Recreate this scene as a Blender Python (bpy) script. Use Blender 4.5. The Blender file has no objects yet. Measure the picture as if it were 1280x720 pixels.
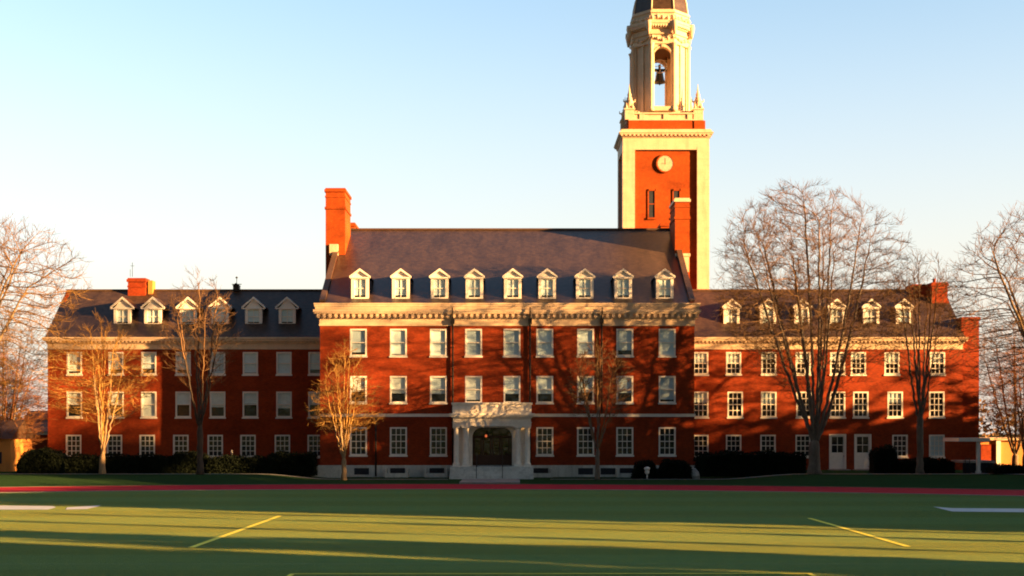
import bpy, bmesh, math, random
import numpy as np
from mathutils import Vector, Matrix
from mathutils.kdtree import KDTree

random.seed(7)
S = bpy.context.scene
COL = S.collection
F = 1650.0; EYE = 3.8; HZ = 541.0
SUN_AZ = math.radians(112); SUN_EL = math.radians(9.5)

# ------------------------------------------------------------------ helpers
def wx(px, Y): return (px-640)*Y/F
def wz(py, Y): return EYE+(HZ-py)*Y/F

def tag(o, label=None, cat=None, group=None, kind=None):
    if label: o['label'] = label
    if cat: o['category'] = cat
    if group: o['group'] = group
    if kind: o['kind'] = kind
    return o

def empty(name, loc, label, cat, group=None):
    o = bpy.data.objects.new(name, None); COL.objects.link(o)
    o.location = loc; o.empty_display_size = .3
    return tag(o, label, cat, group)

class MB:
    def __init__(s): s.v=[]; s.f=[]; s.m=[]; s.smooth=[]
    def add(s, vs, fs, mi=0, sm=False):
        b=len(s.v); s.v+= [tuple(p) for p in vs]
        s.f += [tuple(i+b for i in f) for f in fs]
        s.m += [mi]*len(fs); s.smooth += [sm]*len(fs); return s
    def box(s, x0,x1,y0,y1,z0,z1, mi=0):
        v=[(x0,y0,z0),(x1,y0,z0),(x1,y1,z0),(x0,y1,z0),(x0,y0,z1),(x1,y0,z1),(x1,y1,z1),(x0,y1,z1)]
        return s.add(v,[(0,3,2,1),(4,5,6,7),(0,1,5,4),(1,2,6,5),(2,3,7,6),(3,0,4,7)],mi)
    def quad(s,a,b,c,d,mi=0): return s.add([a,b,c,d],[(0,1,2,3)],mi)
    def prism(s, poly, axis, a, b, mi=0):
        # poly: list of 2d points; axis 'x' -> (y,z); 'y' -> (x,z); 'z' -> (x,y)
        def P(p,t):
            return (t,p[0],p[1]) if axis=='x' else ((p[0],t,p[1]) if axis=='y' else (p[0],p[1],t))
        n=len(poly); v=[P(p,a) for p in poly]+[P(p,b) for p in poly]
        f=[tuple(range(n)),tuple(range(2*n-1,n-1,-1))]+[(i,i+n,(i+1)%n+n,(i+1)%n) for i in range(n)]
        return s.add(v,f,mi)
    def lathe(s, prof, c=(0,0,0), n=16, mi=0, rot=0, sm=True):
        v=[];f=[]
        for r,z in prof:
            for k in range(n):
                a=2*math.pi*(k+rot)/n; v.append((c[0]+r*math.cos(a),c[1]+r*math.sin(a),c[2]+z))
        m=len(prof)
        for i in range(m-1):
            for k in range(n):
                k2=(k+1)%n; f.append((i*n+k,i*n+k2,(i+1)*n+k2,(i+1)*n+k))
        f.append(tuple(range(n-1,-1,-1))); f.append(tuple((m-1)*n+k for k in range(n)))
        return s.add(v,f,mi,sm)
    def tube(s, pts, rad, n=6, mi=0):
        v=[];f=[]; m=len(pts); up=Vector((0,0,1)); ref=None
        for i,p in enumerate(pts):
            p=Vector(p); d=(Vector(pts[min(i+1,m-1)])-Vector(pts[max(i-1,0)]))
            if d.length<1e-6: d=Vector((0,0,1))
            d.normalize()
            if ref is None: ref = Vector((1,0,0)) if abs(d.x)<.8 else Vector((0,1,0))
            a=d.cross(ref); 
            if a.length<1e-4: a=d.cross(Vector((0,1,0)))
            a.normalize(); b=d.cross(a)
            r=rad[i] if hasattr(rad,'__len__') else rad
            for k in range(n):
                t=2*math.pi*k/n; q=p+a*(r*math.cos(t))+b*(r*math.sin(t)); v.append(tuple(q))
        for i in range(m-1):
            for k in range(n):
                k2=(k+1)%n; f.append((i*n+k,i*n+k2,(i+1)*n+k2,(i+1)*n+k))
        f.append(tuple(range(n-1,-1,-1))); f.append(tuple((m-1)*n+k for k in range(n)))
        return s.add(v,f,mi,n>=5)
    def mesh(s, name, mats):
        me=bpy.data.meshes.new(name); me.from_pydata(s.v,[],s.f)
        for m in (mats if isinstance(mats,(list,tuple)) else [mats]): me.materials.append(m)
        me.polygons.foreach_set('material_index',s.m); me.polygons.foreach_set('use_smooth',s.smooth)
        me.update(); return me
    def build(s, name, mats, parent=None, loc=None, fix=True, bevel=0):
        me=s.mesh(name,mats)
        if fix:
            bm=bmesh.new(); bm.from_mesh(me); bmesh.ops.recalc_face_normals(bm,faces=bm.faces); bm.to_mesh(me); bm.free()
        o=bpy.data.objects.new(name,me); COL.objects.link(o)
        if parent: o.parent=parent; 
        if loc is not None: o.location=loc
        elif parent is not None: # geometry given in world coordinates
            w=Vector((0,0,0)); p=parent
            while p: w+=p.location; p=p.parent
            o.location=-w
        if bevel:
            b=o.modifiers.new('bevel','BEVEL'); b.width=bevel; b.segments=2; b.limit_method='ANGLE'
        return o

def inst(name, me, parent, loc):
    o=bpy.data.objects.new(name,me); COL.objects.link(o); o.parent=parent; o.location=loc; return o

# ------------------------------------------------------------------ materials
KA=.66
def newmat(name):
    m=bpy.data.materials.new(name); m.use_nodes=True
    nt=m.node_tree; return m,nt,nt.nodes['Principled BSDF']
def N(nt,t,**kw):
    n=nt.nodes.new(t)
    for k,v in kw.items():
        if k in n.inputs.keys(): n.inputs[k].default_value=v
        else: setattr(n,k,v)
    return n
def coords(nt, scale=(1,1,1)):
    g=N(nt,'ShaderNodeNewGeometry'); mp=N(nt,'ShaderNodeMapping'); mp.inputs['Scale'].default_value=scale
    nt.links.new(g.outputs['Position'],mp.inputs['Vector']); return mp.outputs['Vector']
def simple(name, c, rough=.7, var=.25, scale=.8, fine=9.0, bump=0, bscale=20, spec=.3, metal=0, stretch=(1,1,1), streak=0, ka=None):
    m,nt,b=newmat(name); L=nt.links
    v=coords(nt,stretch)
    n1=N(nt,'ShaderNodeTexNoise',Scale=scale,Detail=5.0); n2=N(nt,'ShaderNodeTexNoise',Scale=fine,Detail=4.0)
    L.new(v,n1.inputs['Vector']); L.new(v,n2.inputs['Vector'])
    a=N(nt,'ShaderNodeMath',operation='ADD'); L.new(n1.outputs['Fac'],a.inputs[0]); L.new(n2.outputs['Fac'],a.inputs[1])
    r=N(nt,'ShaderNodeMapRange'); r.inputs[1].default_value=.7; r.inputs[2].default_value=1.3; r.inputs[3].default_value=1-var; r.inputs[4].default_value=1+var
    L.new(a.outputs[0],r.inputs[0]); fac=r.outputs[0]
    if streak:
        v2=coords(nt,(2.5,2.5,.22)); n3=N(nt,'ShaderNodeTexNoise',Scale=1.0,Detail=6.0); L.new(v2,n3.inputs['Vector'])
        r3=N(nt,'ShaderNodeMapRange'); r3.inputs[1].default_value=.5; r3.inputs[2].default_value=.72; r3.inputs[3].default_value=1; r3.inputs[4].default_value=1-streak
        L.new(n3.outputs['Fac'],r3.inputs[0]); mu=N(nt,'ShaderNodeMath',operation='MULTIPLY'); L.new(fac,mu.inputs[0]); L.new(r3.outputs[0],mu.inputs[1]); fac=mu.outputs[0]
    x=N(nt,'ShaderNodeVectorMath',operation='SCALE'); x.inputs[0].default_value=[q*(ka or KA) for q in c]; L.new(fac,x.inputs['Scale'])
    L.new(x.outputs[0],b.inputs['Base Color'])
    b.inputs['Roughness'].default_value=rough; b.inputs['Specular IOR Level'].default_value=spec; b.inputs['Metallic'].default_value=metal
    if bump:
        bn=N(nt,'ShaderNodeTexNoise',Scale=float(bscale),Detail=3.0); L.new(coords(nt),bn.inputs['Vector'])
        bp=N(nt,'ShaderNodeBump',Strength=1.0,Distance=bump); L.new(bn.outputs['Fac'],bp.inputs['Height']); L.new(bp.outputs[0],b.inputs['Normal'])
    return m

def brickmat(name, c1, c2, mortar):
    m,nt,b=newmat(name); L=nt.links
    g=N(nt,'ShaderNodeNewGeometry'); sp=N(nt,'ShaderNodeSeparateXYZ'); L.new(g.outputs['Position'],sp.inputs[0])
    ad=N(nt,'ShaderNodeMath',operation='ADD'); L.new(sp.outputs[0],ad.inputs[0]); L.new(sp.outputs[1],ad.inputs[1])
    cb=N(nt,'ShaderNodeCombineXYZ'); L.new(ad.outputs[0],cb.inputs[0]); L.new(sp.outputs[2],cb.inputs[1])
    bt=N(nt,'ShaderNodeTexBrick',Scale=1.0); bt.inputs['Brick Width'].default_value=.22; bt.inputs['Row Height'].default_value=.075
    bt.inputs['Mortar Size'].default_value=.008; bt.inputs['Color1'].default_value=(*c1,1); bt.inputs['Color2'].default_value=(*c2,1); bt.inputs['Mortar'].default_value=(*mortar,1)
    bt.offset=.5; L.new(cb.outputs[0],bt.inputs['Vector'])
    # darker headers scattered over the wall, broad weathering
    n=N(nt,'ShaderNodeTexNoise',Scale=3.0,Detail=8.0,Roughness=.75); L.new(g.outputs['Position'],n.inputs['Vector'])
    n2=N(nt,'ShaderNodeTexNoise',Scale=.35,Detail=4.0); mp=N(nt,'ShaderNodeMapping'); mp.inputs['Scale'].default_value=(1,1,2.2); L.new(g.outputs['Position'],mp.inputs[0]); L.new(mp.outputs[0],n2.inputs['Vector'])
    a=N(nt,'ShaderNodeMath',operation='ADD'); L.new(n.outputs['Fac'],a.inputs[0]); L.new(n2.outputs['Fac'],a.inputs[1])
    r=N(nt,'ShaderNodeMapRange'); r.inputs[1].default_value=.65; r.inputs[2].default_value=1.35; r.inputs[3].default_value=.6; r.inputs[4].default_value=1.32; L.new(a.outputs[0],r.inputs[0])
    x=N(nt,'ShaderNodeVectorMath',operation='SCALE'); L.new(bt.outputs['Color'],x.inputs[0]); L.new(r.outputs[0],x.inputs['Scale']); L.new(x.outputs[0],b.inputs['Base Color'])
    b.inputs['Roughness'].default_value=.85; b.inputs['Specular IOR Level'].default_value=.12
    return m

def slatemat(name, c):
    m,nt,b=newmat(name); L=nt.links
    g=N(nt,'ShaderNodeNewGeometry'); sp=N(nt,'ShaderNodeSeparateXYZ'); L.new(g.outputs['Position'],sp.inputs[0])
    cb=N(nt,'ShaderNodeCombineXYZ'); L.new(sp.outputs[0],cb.inputs[0]); L.new(sp.outputs[2],cb.inputs[1])
    bt=N(nt,'ShaderNodeTexBrick',Scale=1.0); bt.inputs['Brick Width'].default_value=.3; bt.inputs['Row Height'].default_value=.13; bt.inputs['Mortar Size'].default_value=.006
    bt.inputs['Color1'].default_value=(*[q*1.25 for q in c],1); bt.inputs['Color2'].default_value=(*[q*.75 for q in c],1); bt.inputs['Mortar'].default_value=(*[q*.45 for q in c],1)
    L.new(cb.outputs[0],bt.inputs['Vector'])
    n=N(nt,'ShaderNodeTexNoise',Scale=.5,Detail=8.0,Roughness=.7); mp=N(nt,'ShaderNodeMapping'); mp.inputs['Scale'].default_value=(1.6,.4,.5); L.new(g.outputs['Position'],mp.inputs[0]); L.new(mp.outputs[0],n.inputs['Vector'])
    r=N(nt,'ShaderNodeMapRange'); r.inputs[1].default_value=.3; r.inputs[2].default_value=.7; r.inputs[3].default_value=.6; r.inputs[4].default_value=1.35; L.new(n.outputs['Fac'],r.inputs[0])
    x=N(nt,'ShaderNodeVectorMath',operation='SCALE'); L.new(bt.outputs['Color'],x.inputs[0]); L.new(r.outputs[0],x.inputs['Scale']); L.new(x.outputs[0],b.inputs['Base Color'])
    b.inputs['Roughness'].default_value=.34; b.inputs['Specular IOR Level'].default_value=.36
    return m

def turfmat(name, ca, cb_, bscale=24, bdist=.11, stripe=0, patch=.15, xs=1.0, mow=None, sheen=0):
    m,nt,b=newmat(name); L=nt.links
    v=coords(nt,(1,1,1))
    n1=N(nt,'ShaderNodeTexNoise',Scale=.4,Detail=11.0,Roughness=.78); v1=coords(nt,(.35,1,1)); L.new(v1,n1.inputs['Vector'])
    n2=N(nt,'ShaderNodeTexNoise',Scale=14.0,Detail=4.0,Roughness=.7); L.new(v,n2.inputs['Vector'])
    a=N(nt,'ShaderNodeMath',operation='ADD'); L.new(n1.outputs['Fac'],a.inputs[0]); L.new(n2.outputs['Fac'],a.inputs[1])
    r=N(nt,'ShaderNodeMapRange'); r.inputs[1].default_value=.7; r.inputs[2].default_value=1.3; L.new(a.outputs[0],r.inputs[0])
    mx=N(nt,'ShaderNodeMix',data_type='RGBA'); L.new(r.outputs[0],mx.inputs['Factor']); mx.inputs['A'].default_value=(*ca,1); mx.inputs['B'].default_value=(*cb_,1)
    out=mx.outputs['Result']
    if mow:
        g=N(nt,'ShaderNodeNewGeometry'); sp=N(nt,'ShaderNodeSeparateXYZ'); L.new(g.outputs['Position'],sp.inputs[0])
        mm=N(nt,'ShaderNodeMath',operation='MULTIPLY'); mm.inputs[1].default_value=math.pi/mow; L.new(sp.outputs[1],mm.inputs[0])
        sn=N(nt,'ShaderNodeMath',operation='SINE'); L.new(mm.outputs[0],sn.inputs[0])
        rr=N(nt,'ShaderNodeMapRange'); rr.inputs[1].default_value=-.15; rr.inputs[2].default_value=.15; rr.inputs[3].default_value=.9; rr.inputs[4].default_value=1.1; L.new(sn.outputs[0],rr.inputs[0])
        x=N(nt,'ShaderNodeVectorMath',operation='SCALE'); L.new(out,x.inputs[0]); L.new(rr.outputs[0],x.inputs['Scale']); out=x.outputs[0]
    L.new(out,b.inputs['Base Color'])
    bn=N(nt,'ShaderNodeTexNoise',Scale=float(bscale),Detail=2.0); L.new(v,bn.inputs['Vector'])
    bp=N(nt,'ShaderNodeBump',Strength=1.0,Distance=bdist); L.new(bn.outputs['Fac'],bp.inputs['Height']); L.new(bp.outputs[0],b.inputs['Normal'])
    b.inputs['Roughness'].default_value=.9; b.inputs['Specular IOR Level'].default_value=.0
    b.inputs['Sheen Weight'].default_value=sheen; b.inputs['Sheen Roughness'].default_value=.45; b.inputs['Sheen Tint'].default_value=(1,.74,.02,1)
    return m

def glassmat(name, tint=(.9,.93,.94), rough=.02):
    m=bpy.data.materials.new(name); m.use_nodes=True; nt=m.node_tree; nt.nodes.clear(); L=nt.links
    o=N(nt,'ShaderNodeOutputMaterial'); mx=N(nt,'ShaderNodeMixShader'); t=N(nt,'ShaderNodeBsdfTransparent'); g=N(nt,'ShaderNodeBsdfGlossy')
    t.inputs[0].default_value=(*tint,1); g.inputs['Roughness'].default_value=rough
    lw=N(nt,'ShaderNodeLayerWeight',Blend=.5); fr=N(nt,'ShaderNodeMath',operation='POWER'); fr.inputs[1].default_value=5; L.new(lw.outputs['Facing'],fr.inputs[0])
    mul=N(nt,'ShaderNodeMath',operation='MULTIPLY_ADD'); mul.inputs[1].default_value=.9; mul.inputs[2].default_value=.08; L.new(fr.outputs[0],mul.inputs[0])
    # old panes: slight waviness breaks up the mirror image
    bn=N(nt,'ShaderNodeTexNoise',Scale=2.2,Detail=2.0); L.new(coords(nt),bn.inputs['Vector'])
    bp=N(nt,'ShaderNodeBump',Strength=1.0,Distance=.03); L.new(bn.outputs['Fac'],bp.inputs['Height']); L.new(bp.outputs[0],g.inputs['Normal'])
    L.new(mul.outputs[0],mx.inputs[0]); L.new(t.outputs[0],mx.inputs[1]); L.new(g.outputs[0],mx.inputs[2]); L.new(mx.outputs[0],o.inputs[0])
    return m

M={}
M['brick']=brickmat('brick',(.30,.034,.008),(.20,.020,.006),(.20,.065,.02))
M['tbrick']=brickmat('tower_brick',(.36,.055,.006),(.30,.042,.005),(.26,.08,.02))
M['slate']=slatemat('slate',(.060,.035,.022))
M['stone']=simple('limestone',(.97,.72,.50),var=.15,scale=1.2,streak=.16,bump=.01,bscale=7)
M['pale_stone']=simple('pale_stone',(1.0,.93,.82),ka=.82,var=.12,scale=1.2,streak=.14,bump=.01,bscale=7)
M['paint']=simple('cream_paint',(1.0,.75,.52),rough=.5,var=.1,scale=1.5,streak=.15)
M['white']=simple('white_paint',(.98,.92,.85),rough=.45,ka=.8,var=.06,scale=3)
M['plinth']=simple('plinth_stone',(.80,.81,.76),var=.2,scale=.9,streak=.3,bump=.02,bscale=3)
M['concrete']=simple('concrete',(.42,.42,.40),var=.2,scale=1,streak=.2)
M['blind']=simple('roller_blind',(.80,.98,1.05),var=.08,scale=2,ka=.84,rough=.8)
M['blind_warm']=simple('warm_blind',(.88,.98,.98),var=.1,scale=2,ka=.84,rough=.8)
M['blind_grey']=simple('grey_blind',(.60,.76,.86),var=.12,scale=2,ka=.84,rough=.8)
M['glass']=glassmat('window_glass')
M['dark_glass']=glassmat('dark_glass',tint=(.4,.25,.15),rough=.03)
M['inside']=simple('dim_interior',(.03,.035,.05),var=.4,scale=1)
M['iron']=simple('dark_iron',(.03,.026,.024),rough=.5,var=.2,metal=.3)
M['copper']=simple('brown_copper',(.13,.075,.05),rough=.5,var=.25)
M['wood']=simple('dark_door_wood',(.16,.065,.035),rough=.5,var=.3)
M['bell']=simple('bell_bronze',(.12,.12,.11),rough=.45,var=.3,metal=.5)
M['bark']=simple('bark',(.27,.19,.12),var=.35,scale=2.5,rough=.9,bump=.03,bscale=14,stretch=(1,1,.3))
M['bark_grey']=simple('grey_bark',(.22,.17,.13),var=.35,scale=2.5,rough=.9,bump=.03,bscale=14,stretch=(1,1,.3))
M['bark_dark']=simple('dark_bark',(.09,.065,.05),var=.35,scale=2.5,rough=.9,stretch=(1,1,.3))
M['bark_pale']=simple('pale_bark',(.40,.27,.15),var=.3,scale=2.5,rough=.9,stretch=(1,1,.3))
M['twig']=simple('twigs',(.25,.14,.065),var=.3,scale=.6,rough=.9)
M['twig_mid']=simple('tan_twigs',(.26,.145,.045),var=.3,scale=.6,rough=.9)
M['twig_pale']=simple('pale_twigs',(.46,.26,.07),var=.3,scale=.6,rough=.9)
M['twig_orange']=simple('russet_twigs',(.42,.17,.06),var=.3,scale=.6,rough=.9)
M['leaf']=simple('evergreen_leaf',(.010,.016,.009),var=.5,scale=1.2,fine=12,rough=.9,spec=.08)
M['leaf2']=simple('far_leaf',(.030,.045,.020),var=.5,scale=.5,rough=.7)
M['turf']=turfmat('turf',(.014,.130,.084),(.060,.190,.092),mow=4.57,sheen=.38)
M['lawn']=turfmat('lawn_grass',(.018,.050,.020),(.036,.072,.026),bscale=18,bdist=.07)
M['ground']=turfmat('ground_grass',(.03,.045,.015),(.06,.06,.03),bscale=9,bdist=.1)
M['track']=simple('track_rubber',(.62,.022,.045),rough=.9,var=.15,scale=.7,fine=40,bump=.01,bscale=60,spec=.1)
M['kerb']=simple('kerb_concrete',(.42,.40,.36),var=.2,scale=1)
M['dull_kerb']=simple('worn_kerb',(.16,.15,.12),var=.3,scale=1)
M['path']=simple('path_concrete',(.36,.35,.33),var=.2,scale=.7)
M['yellow']=simple('yellow_line',(1.2,1.0,.06),rough=.8,var=.18,scale=2,fine=22)
M['whiteline']=simple('white_line',(.72,.74,.74),rough=.8,var=.15,scale=2,fine=22)
M['thinline']=simple('pale_green_line',(.30,.36,.12),rough=.8,var=.2,scale=2,fine=22)
M['rust']=simple('weathered_stain',(.55,.42,.30),rough=.9,var=.3,scale=4)
M['rock']=simple('pale_rock',(.45,.44,.42),var=.3,scale=3,bump=.05,bscale=4)
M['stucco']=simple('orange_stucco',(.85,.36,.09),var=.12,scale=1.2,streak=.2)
def emit(name,c,s):
    m,nt,b=newmat(name); b.inputs['Base Color'].default_value=(*c,1); b.inputs['Emission Color'].default_value=(*c,1); b.inputs['Emission Strength'].default_value=s; return m
M['lamp']=emit('lantern_glow',(1,.20,.06),.16)
M['clock']=simple('clock_face',(.80,.66,.46),var=.12,scale=3,rough=.4)

# ------------------------------------------------------------------ world, sun, camera
w=bpy.data.worlds.new('World'); S.world=w; w.use_nodes=True
nt=w.node_tree; sk=nt.nodes.new('ShaderNodeTexSky'); sk.sky_type='NISHITA'; sk.sun_disc=False
sk.sun_elevation=SUN_EL; sk.sun_rotation=SUN_AZ; sk.air_density=1.0; sk.dust_density=1.2; sk.ozone_density=1.2
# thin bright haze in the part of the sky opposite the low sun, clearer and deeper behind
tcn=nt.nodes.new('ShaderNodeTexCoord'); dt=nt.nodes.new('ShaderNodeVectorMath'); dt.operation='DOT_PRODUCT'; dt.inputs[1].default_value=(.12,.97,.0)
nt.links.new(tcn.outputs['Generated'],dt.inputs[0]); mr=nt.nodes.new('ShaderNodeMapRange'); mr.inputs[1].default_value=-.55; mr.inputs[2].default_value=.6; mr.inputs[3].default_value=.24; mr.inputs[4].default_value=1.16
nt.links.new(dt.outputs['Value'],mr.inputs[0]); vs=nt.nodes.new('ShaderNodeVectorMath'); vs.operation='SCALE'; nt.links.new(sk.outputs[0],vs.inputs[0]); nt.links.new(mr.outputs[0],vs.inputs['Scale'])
# whitish haze low over the horizon
sz=nt.nodes.new('ShaderNodeSeparateXYZ'); nt.links.new(tcn.outputs['Generated'],sz.inputs[0])
hz=nt.nodes.new('ShaderNodeMapRange'); hz.interpolation_type='SMOOTHSTEP'; hz.inputs[1].default_value=-.02; hz.inputs[2].default_value=.36; hz.inputs[3].default_value=.95; hz.inputs[4].default_value=0
nt.links.new(sz.outputs[2],hz.inputs[0])
fr_=nt.nodes.new('ShaderNodeMapRange'); fr_.inputs[1].default_value=0; fr_.inputs[2].default_value=.7; nt.links.new(dt.outputs['Value'],fr_.inputs[0])
hm=nt.nodes.new('ShaderNodeMath'); hm.operation='MULTIPLY'; nt.links.new(hz.outputs[0],hm.inputs[0]); nt.links.new(fr_.outputs[0],hm.inputs[1])
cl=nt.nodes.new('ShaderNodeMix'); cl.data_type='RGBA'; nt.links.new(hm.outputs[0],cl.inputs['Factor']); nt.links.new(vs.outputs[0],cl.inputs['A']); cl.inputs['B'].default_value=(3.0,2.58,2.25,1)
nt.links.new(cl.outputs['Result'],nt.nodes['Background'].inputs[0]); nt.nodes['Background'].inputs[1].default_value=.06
sd=Vector((math.sin(SUN_AZ)*math.cos(SUN_EL),math.cos(SUN_AZ)*math.cos(SUN_EL),math.sin(SUN_EL)))
sl=bpy.data.lights.new('sun','SUN'); sl.energy=5.0; sl.angle=math.radians(.5); sl.color=(1,.54,.19)
so=bpy.data.objects.new('sun',sl); COL.objects.link(so); so.rotation_euler=sd.to_track_quat('Z','Y').to_euler(); so.location=(60,-20,40)
cam=bpy.data.cameras.new('camera'); co=bpy.data.objects.new('camera',cam); COL.objects.link(co); S.camera=co
co.location=(0,0,EYE); co.rotation_euler=(math.pi/2,0,0); cam.lens=36*F/1280; cam.sensor_width=36; cam.shift_y=181/1280; cam.clip_end=5000; cam.clip_start=.1
S.view_settings.view_transform='Standard'; S.view_settings.look='None'; S.view_settings.exposure=2.5; S.view_settings.gamma=1
S.cycles.max_bounces=6; S.cycles.transparent_max_bounces=12; S.cycles.use_denoising=True
S.cycles.sample_clamp_indirect=4; S.cycles.filter_width=1.9

# ------------------------------------------------------------------ ground
def ring(name, cx, cy, r0, r1, a0, a1, z, mat, n=96, thick=0):
    mb=MB()
    for i in range(n):
        t0=a0+(a1-a0)*i/n; t1=a0+(a1-a0)*(i+1)/n
        P=lambda r,t,zz: (cx+r*math.sin(t),cy+r*math.cos(t),zz)
        mb.quad(P(r0,t0,z),P(r0,t1,z),P(r1,t1,z),P(r1,t0,z))
        if thick:
            mb.quad(P(r0,t0,z-thick),P(r0,t1,z-thick),P(r0,t1,z),P(r0,t0,z))
            mb.quad(P(r1,t0,z-thick),P(r1,t1,z-thick),P(r1,t1,z),P(r1,t0,z))
    o=mb.build(name,mat); tag(o,kind='structure'); return o
TC=(-6,13.5); R0=75.0; R1=83.8
g=MB(); g.quad((-2500,-600,-.05),(2500,-600,-.05),(2500,3500,-.05),(-2500,3500,-.05)); tag(g.build('ground',M['ground']),kind='structure')
# artificial turf field : disc segment inside the kerb
g=MB(); pts=[(-75,-20),(75,-20)]+[(TC[0]+R0*math.sin(t),TC[1]+R0*math.cos(t)) for t in [math.radians(a) for a in range(78,-79,-2)]]
g.add([(x,y,0) for x,y in pts],[tuple(range(len(pts)))]); tag(g.build('turf_field',M['turf']),kind='structure')
A=math.radians(80)
ring('track_kerb',*TC,R0-.02,R0+.16,-A,A,.03,M['kerb'],thick=.06)
ring('running_track',*TC,R0+.16,R1,-A,A,.008,M['track'])
for k in range(1,8): ring('lane_line',*TC,R0+.16+k*1.08,R0+.21+k*1.08,-A,A,.014,M['thinline'] if 0 else M['track'])
for o in list(S.objects):
    if o.name.startswith('lane_line'): bpy.data.objects.remove(o)
ring('outer_kerb',*TC,R1,R1+.30,-A,A,.03,M['dull_kerb'],thick=.1)
def sm(t): t=max(0,min(1,t)); return t*t*(3-2*t)
def lawn_h(x,y):
    d=math.hypot(x-TC[0],y-TC[1])-(R1+.3)
    side=sm((x-16)/7) if x>0 else sm((-14-x)/6)
    return .02+(.10+.42*side)*sm(d/6.5)
g=MB(); nx,ny=150,34; idx={}
for i in range(nx+1):
    x=-75+150*i/nx
    ys=TC[1]+math.sqrt(max(0,(R1+.3)**2-(x-TC[0])**2)) if abs(x-TC[0])<R1 else TC[1]
    for j in range(ny+1):
        y=ys+(150-ys)*(j/ny)**1.8; g.v.append((x,y,lawn_h(x,y)))
for i in range(nx):
    for j in range(ny):
        a=i*(ny+1)+j; g.f.append((a,a+ny+1,a+ny+2,a+1)); g.m.append(0); g.smooth.append(True)
tag(g.build('lawn',M['lawn']),kind='structure')
# pale footpath along the top of the lawn, in front of the hedges
g=MB()
for x0 in range(-52,56):
    if -6<x0<3: continue
    for sgn in (0,):
        y0,y1=(103.3,104.3)
        a=[(x0,y0),(x0+1,y0),(x0+1,y1),(x0,y1)]
        g.add([(x,y,lawn_h(x,y)+.03) for x,y in a],[(0,1,2,3)])
tag(g.build('footpath',M['path']),kind='structure')
g=MB(); g.box(-3.9,.6,97.6,105,-.1,.14); tag(g.build('entrance_path',M['path']),kind='structure')
# far hills of bare woodland behind everything
# markings
def strip(name,pts,wd,mat,z=.006):
    g=MB()
    for (a,b) in zip(pts[:-1],pts[1:]):
        a=Vector((*a,0)); b=Vector((*b,0)); d=(b-a).normalized(); n=Vector((-d.y,d.x,0))*wd/2; a=a-d*wd*.0; 
        g.add([(p.x,p.y,z) for p in (a-n,b-n,b+n,a+n)],[(0,1,2,3)])
    return tag(g.build(name,mat),kind='structure')
strip('yellow_field_line',[(-10.6,43.6),(-10.6,60.2)],.22,M['yellow'],.012)
strip('yellow_field_line',[(13.2,44.0),(13.2,58.6)],.22,M['yellow'],.012)
strip('yellow_field_line',[(-5.9,30),(-5.9,35.5)],.14,M['yellow'],.012)
strip('yellow_field_line',[(8.0,30),(8.0,35.6)],.14,M['yellow'],.012)
strip('yellow_field_line',[(-5.97,35.43),(8.07,35.53)],.13,M['yellow'],.016)
strip('pale_field_line',[(-10.6,60.3),(13.2,60.3)],.10,M['thinline'])
strip('pale_field_line',[(-70,38.2),(70,38.2)],.07,M['thinline'])
strip('pale_field_line',[(-70,44.0),(70,44.0)],.06,M['thinline'])
strip('pale_field_line',[(-70,60.9),(-10.7,60.9)],.08,M['thinline'])
strip('pale_field_line',[(-70,52.2),(70,52.2)],.06,M['thinline'])
def blade_mark(pts):
    g=MB(); g.add([(x,y,.012) for x,y in pts],[tuple(range(len(pts)))]); tag(g.build('white_field_marking',M['whiteline']),kind='structure')
Yp=lambda py: EYE*F/(py-HZ)
def pxp(l): return [(wx(px,Yp(py)),Yp(py)) for px,py in l]
blade_mark(pxp([(-60,632.5),(0,632.2),(66,632.8),(70,634.5),(60,637.2),(-60,637.4)]))
blade_mark(pxp([(84,634.4),(126,631.8),(122,633.6),(108,636.6),(82,637.2)]))
blade_mark(pxp([(1166,633.6),(1190,635.4),(1360,636.6),(1360,641.4),(1190,639.6)]))

# ------------------------------------------------------------------ window kit
_wcache={}; vr=random.Random(17)
def window_meshes(wd,h,style,lit):
    key=(round(wd,2),round(h,2),style,lit)
    if key in _wcache: return _wcache[key]
    hw=wd/2; c=.13
    fr=MB(); fr.box(-hw,-hw+c,-.03,.12,0,h); fr.box(hw-c,hw,-.03,.12,0,h); fr.box(-hw+c,hw-c,-.03,.12,h-c,h); fr.box(-hw+c,hw-c,-.03,.12,0,.11)
    zi0,zi1=.11,h-c; zm=(zi0+zi1)/2
    fr.box(-hw+c,hw-c,.0,.09,zm-.035,zm+.035)
    t=.028
    for cx in (() if lit=='p' else (-1/3,1/3)):
        x=cx*(hw-c); fr.box(x-t,x+t,.03,.075,zi0,zm-.035); fr.box(x-t,x+t,.03,.075,zm+.035,zi1)
    for a,b in (() if lit=='p' else ((zi0,zm-.035),(zm+.035,zi1))):
        z=(a+b)/2; fr.box(-hw+c,hw-c,.035,.07,z-t,z+t)
    pn=MB(); pn.quad((-hw+c,.05,zi0),(hw-c,.05,zi0),(hw-c,.05,zi1),(-hw+c,.05,zi1))
    bl=None
    if style>0:
        bl=MB(); zb=zi1-(zi1-zi0)*style; bl.box(-hw+c,hw-c,.125,.14,zb,zi1); bl.box(-hw+c,hw-c,.12,.145,max(zi0,zb-.03),zb)
    bk=MB(); bk.box(-hw-.05,hw+.05,.75,.8,-.1,h+.1)
    si=MB(); si.box(-hw-.06,hw+.06,-.10,.14,-.13,0)
    r=(fr.mesh('window',M['white']),pn.mesh('pane',M['glass']),bl.mesh('blind',M['blind']) if bl else None,bk.mesh('dark_room',M['inside']),si.mesh('sill',M['white']))
    _wcache[key]=r; return r
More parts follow.
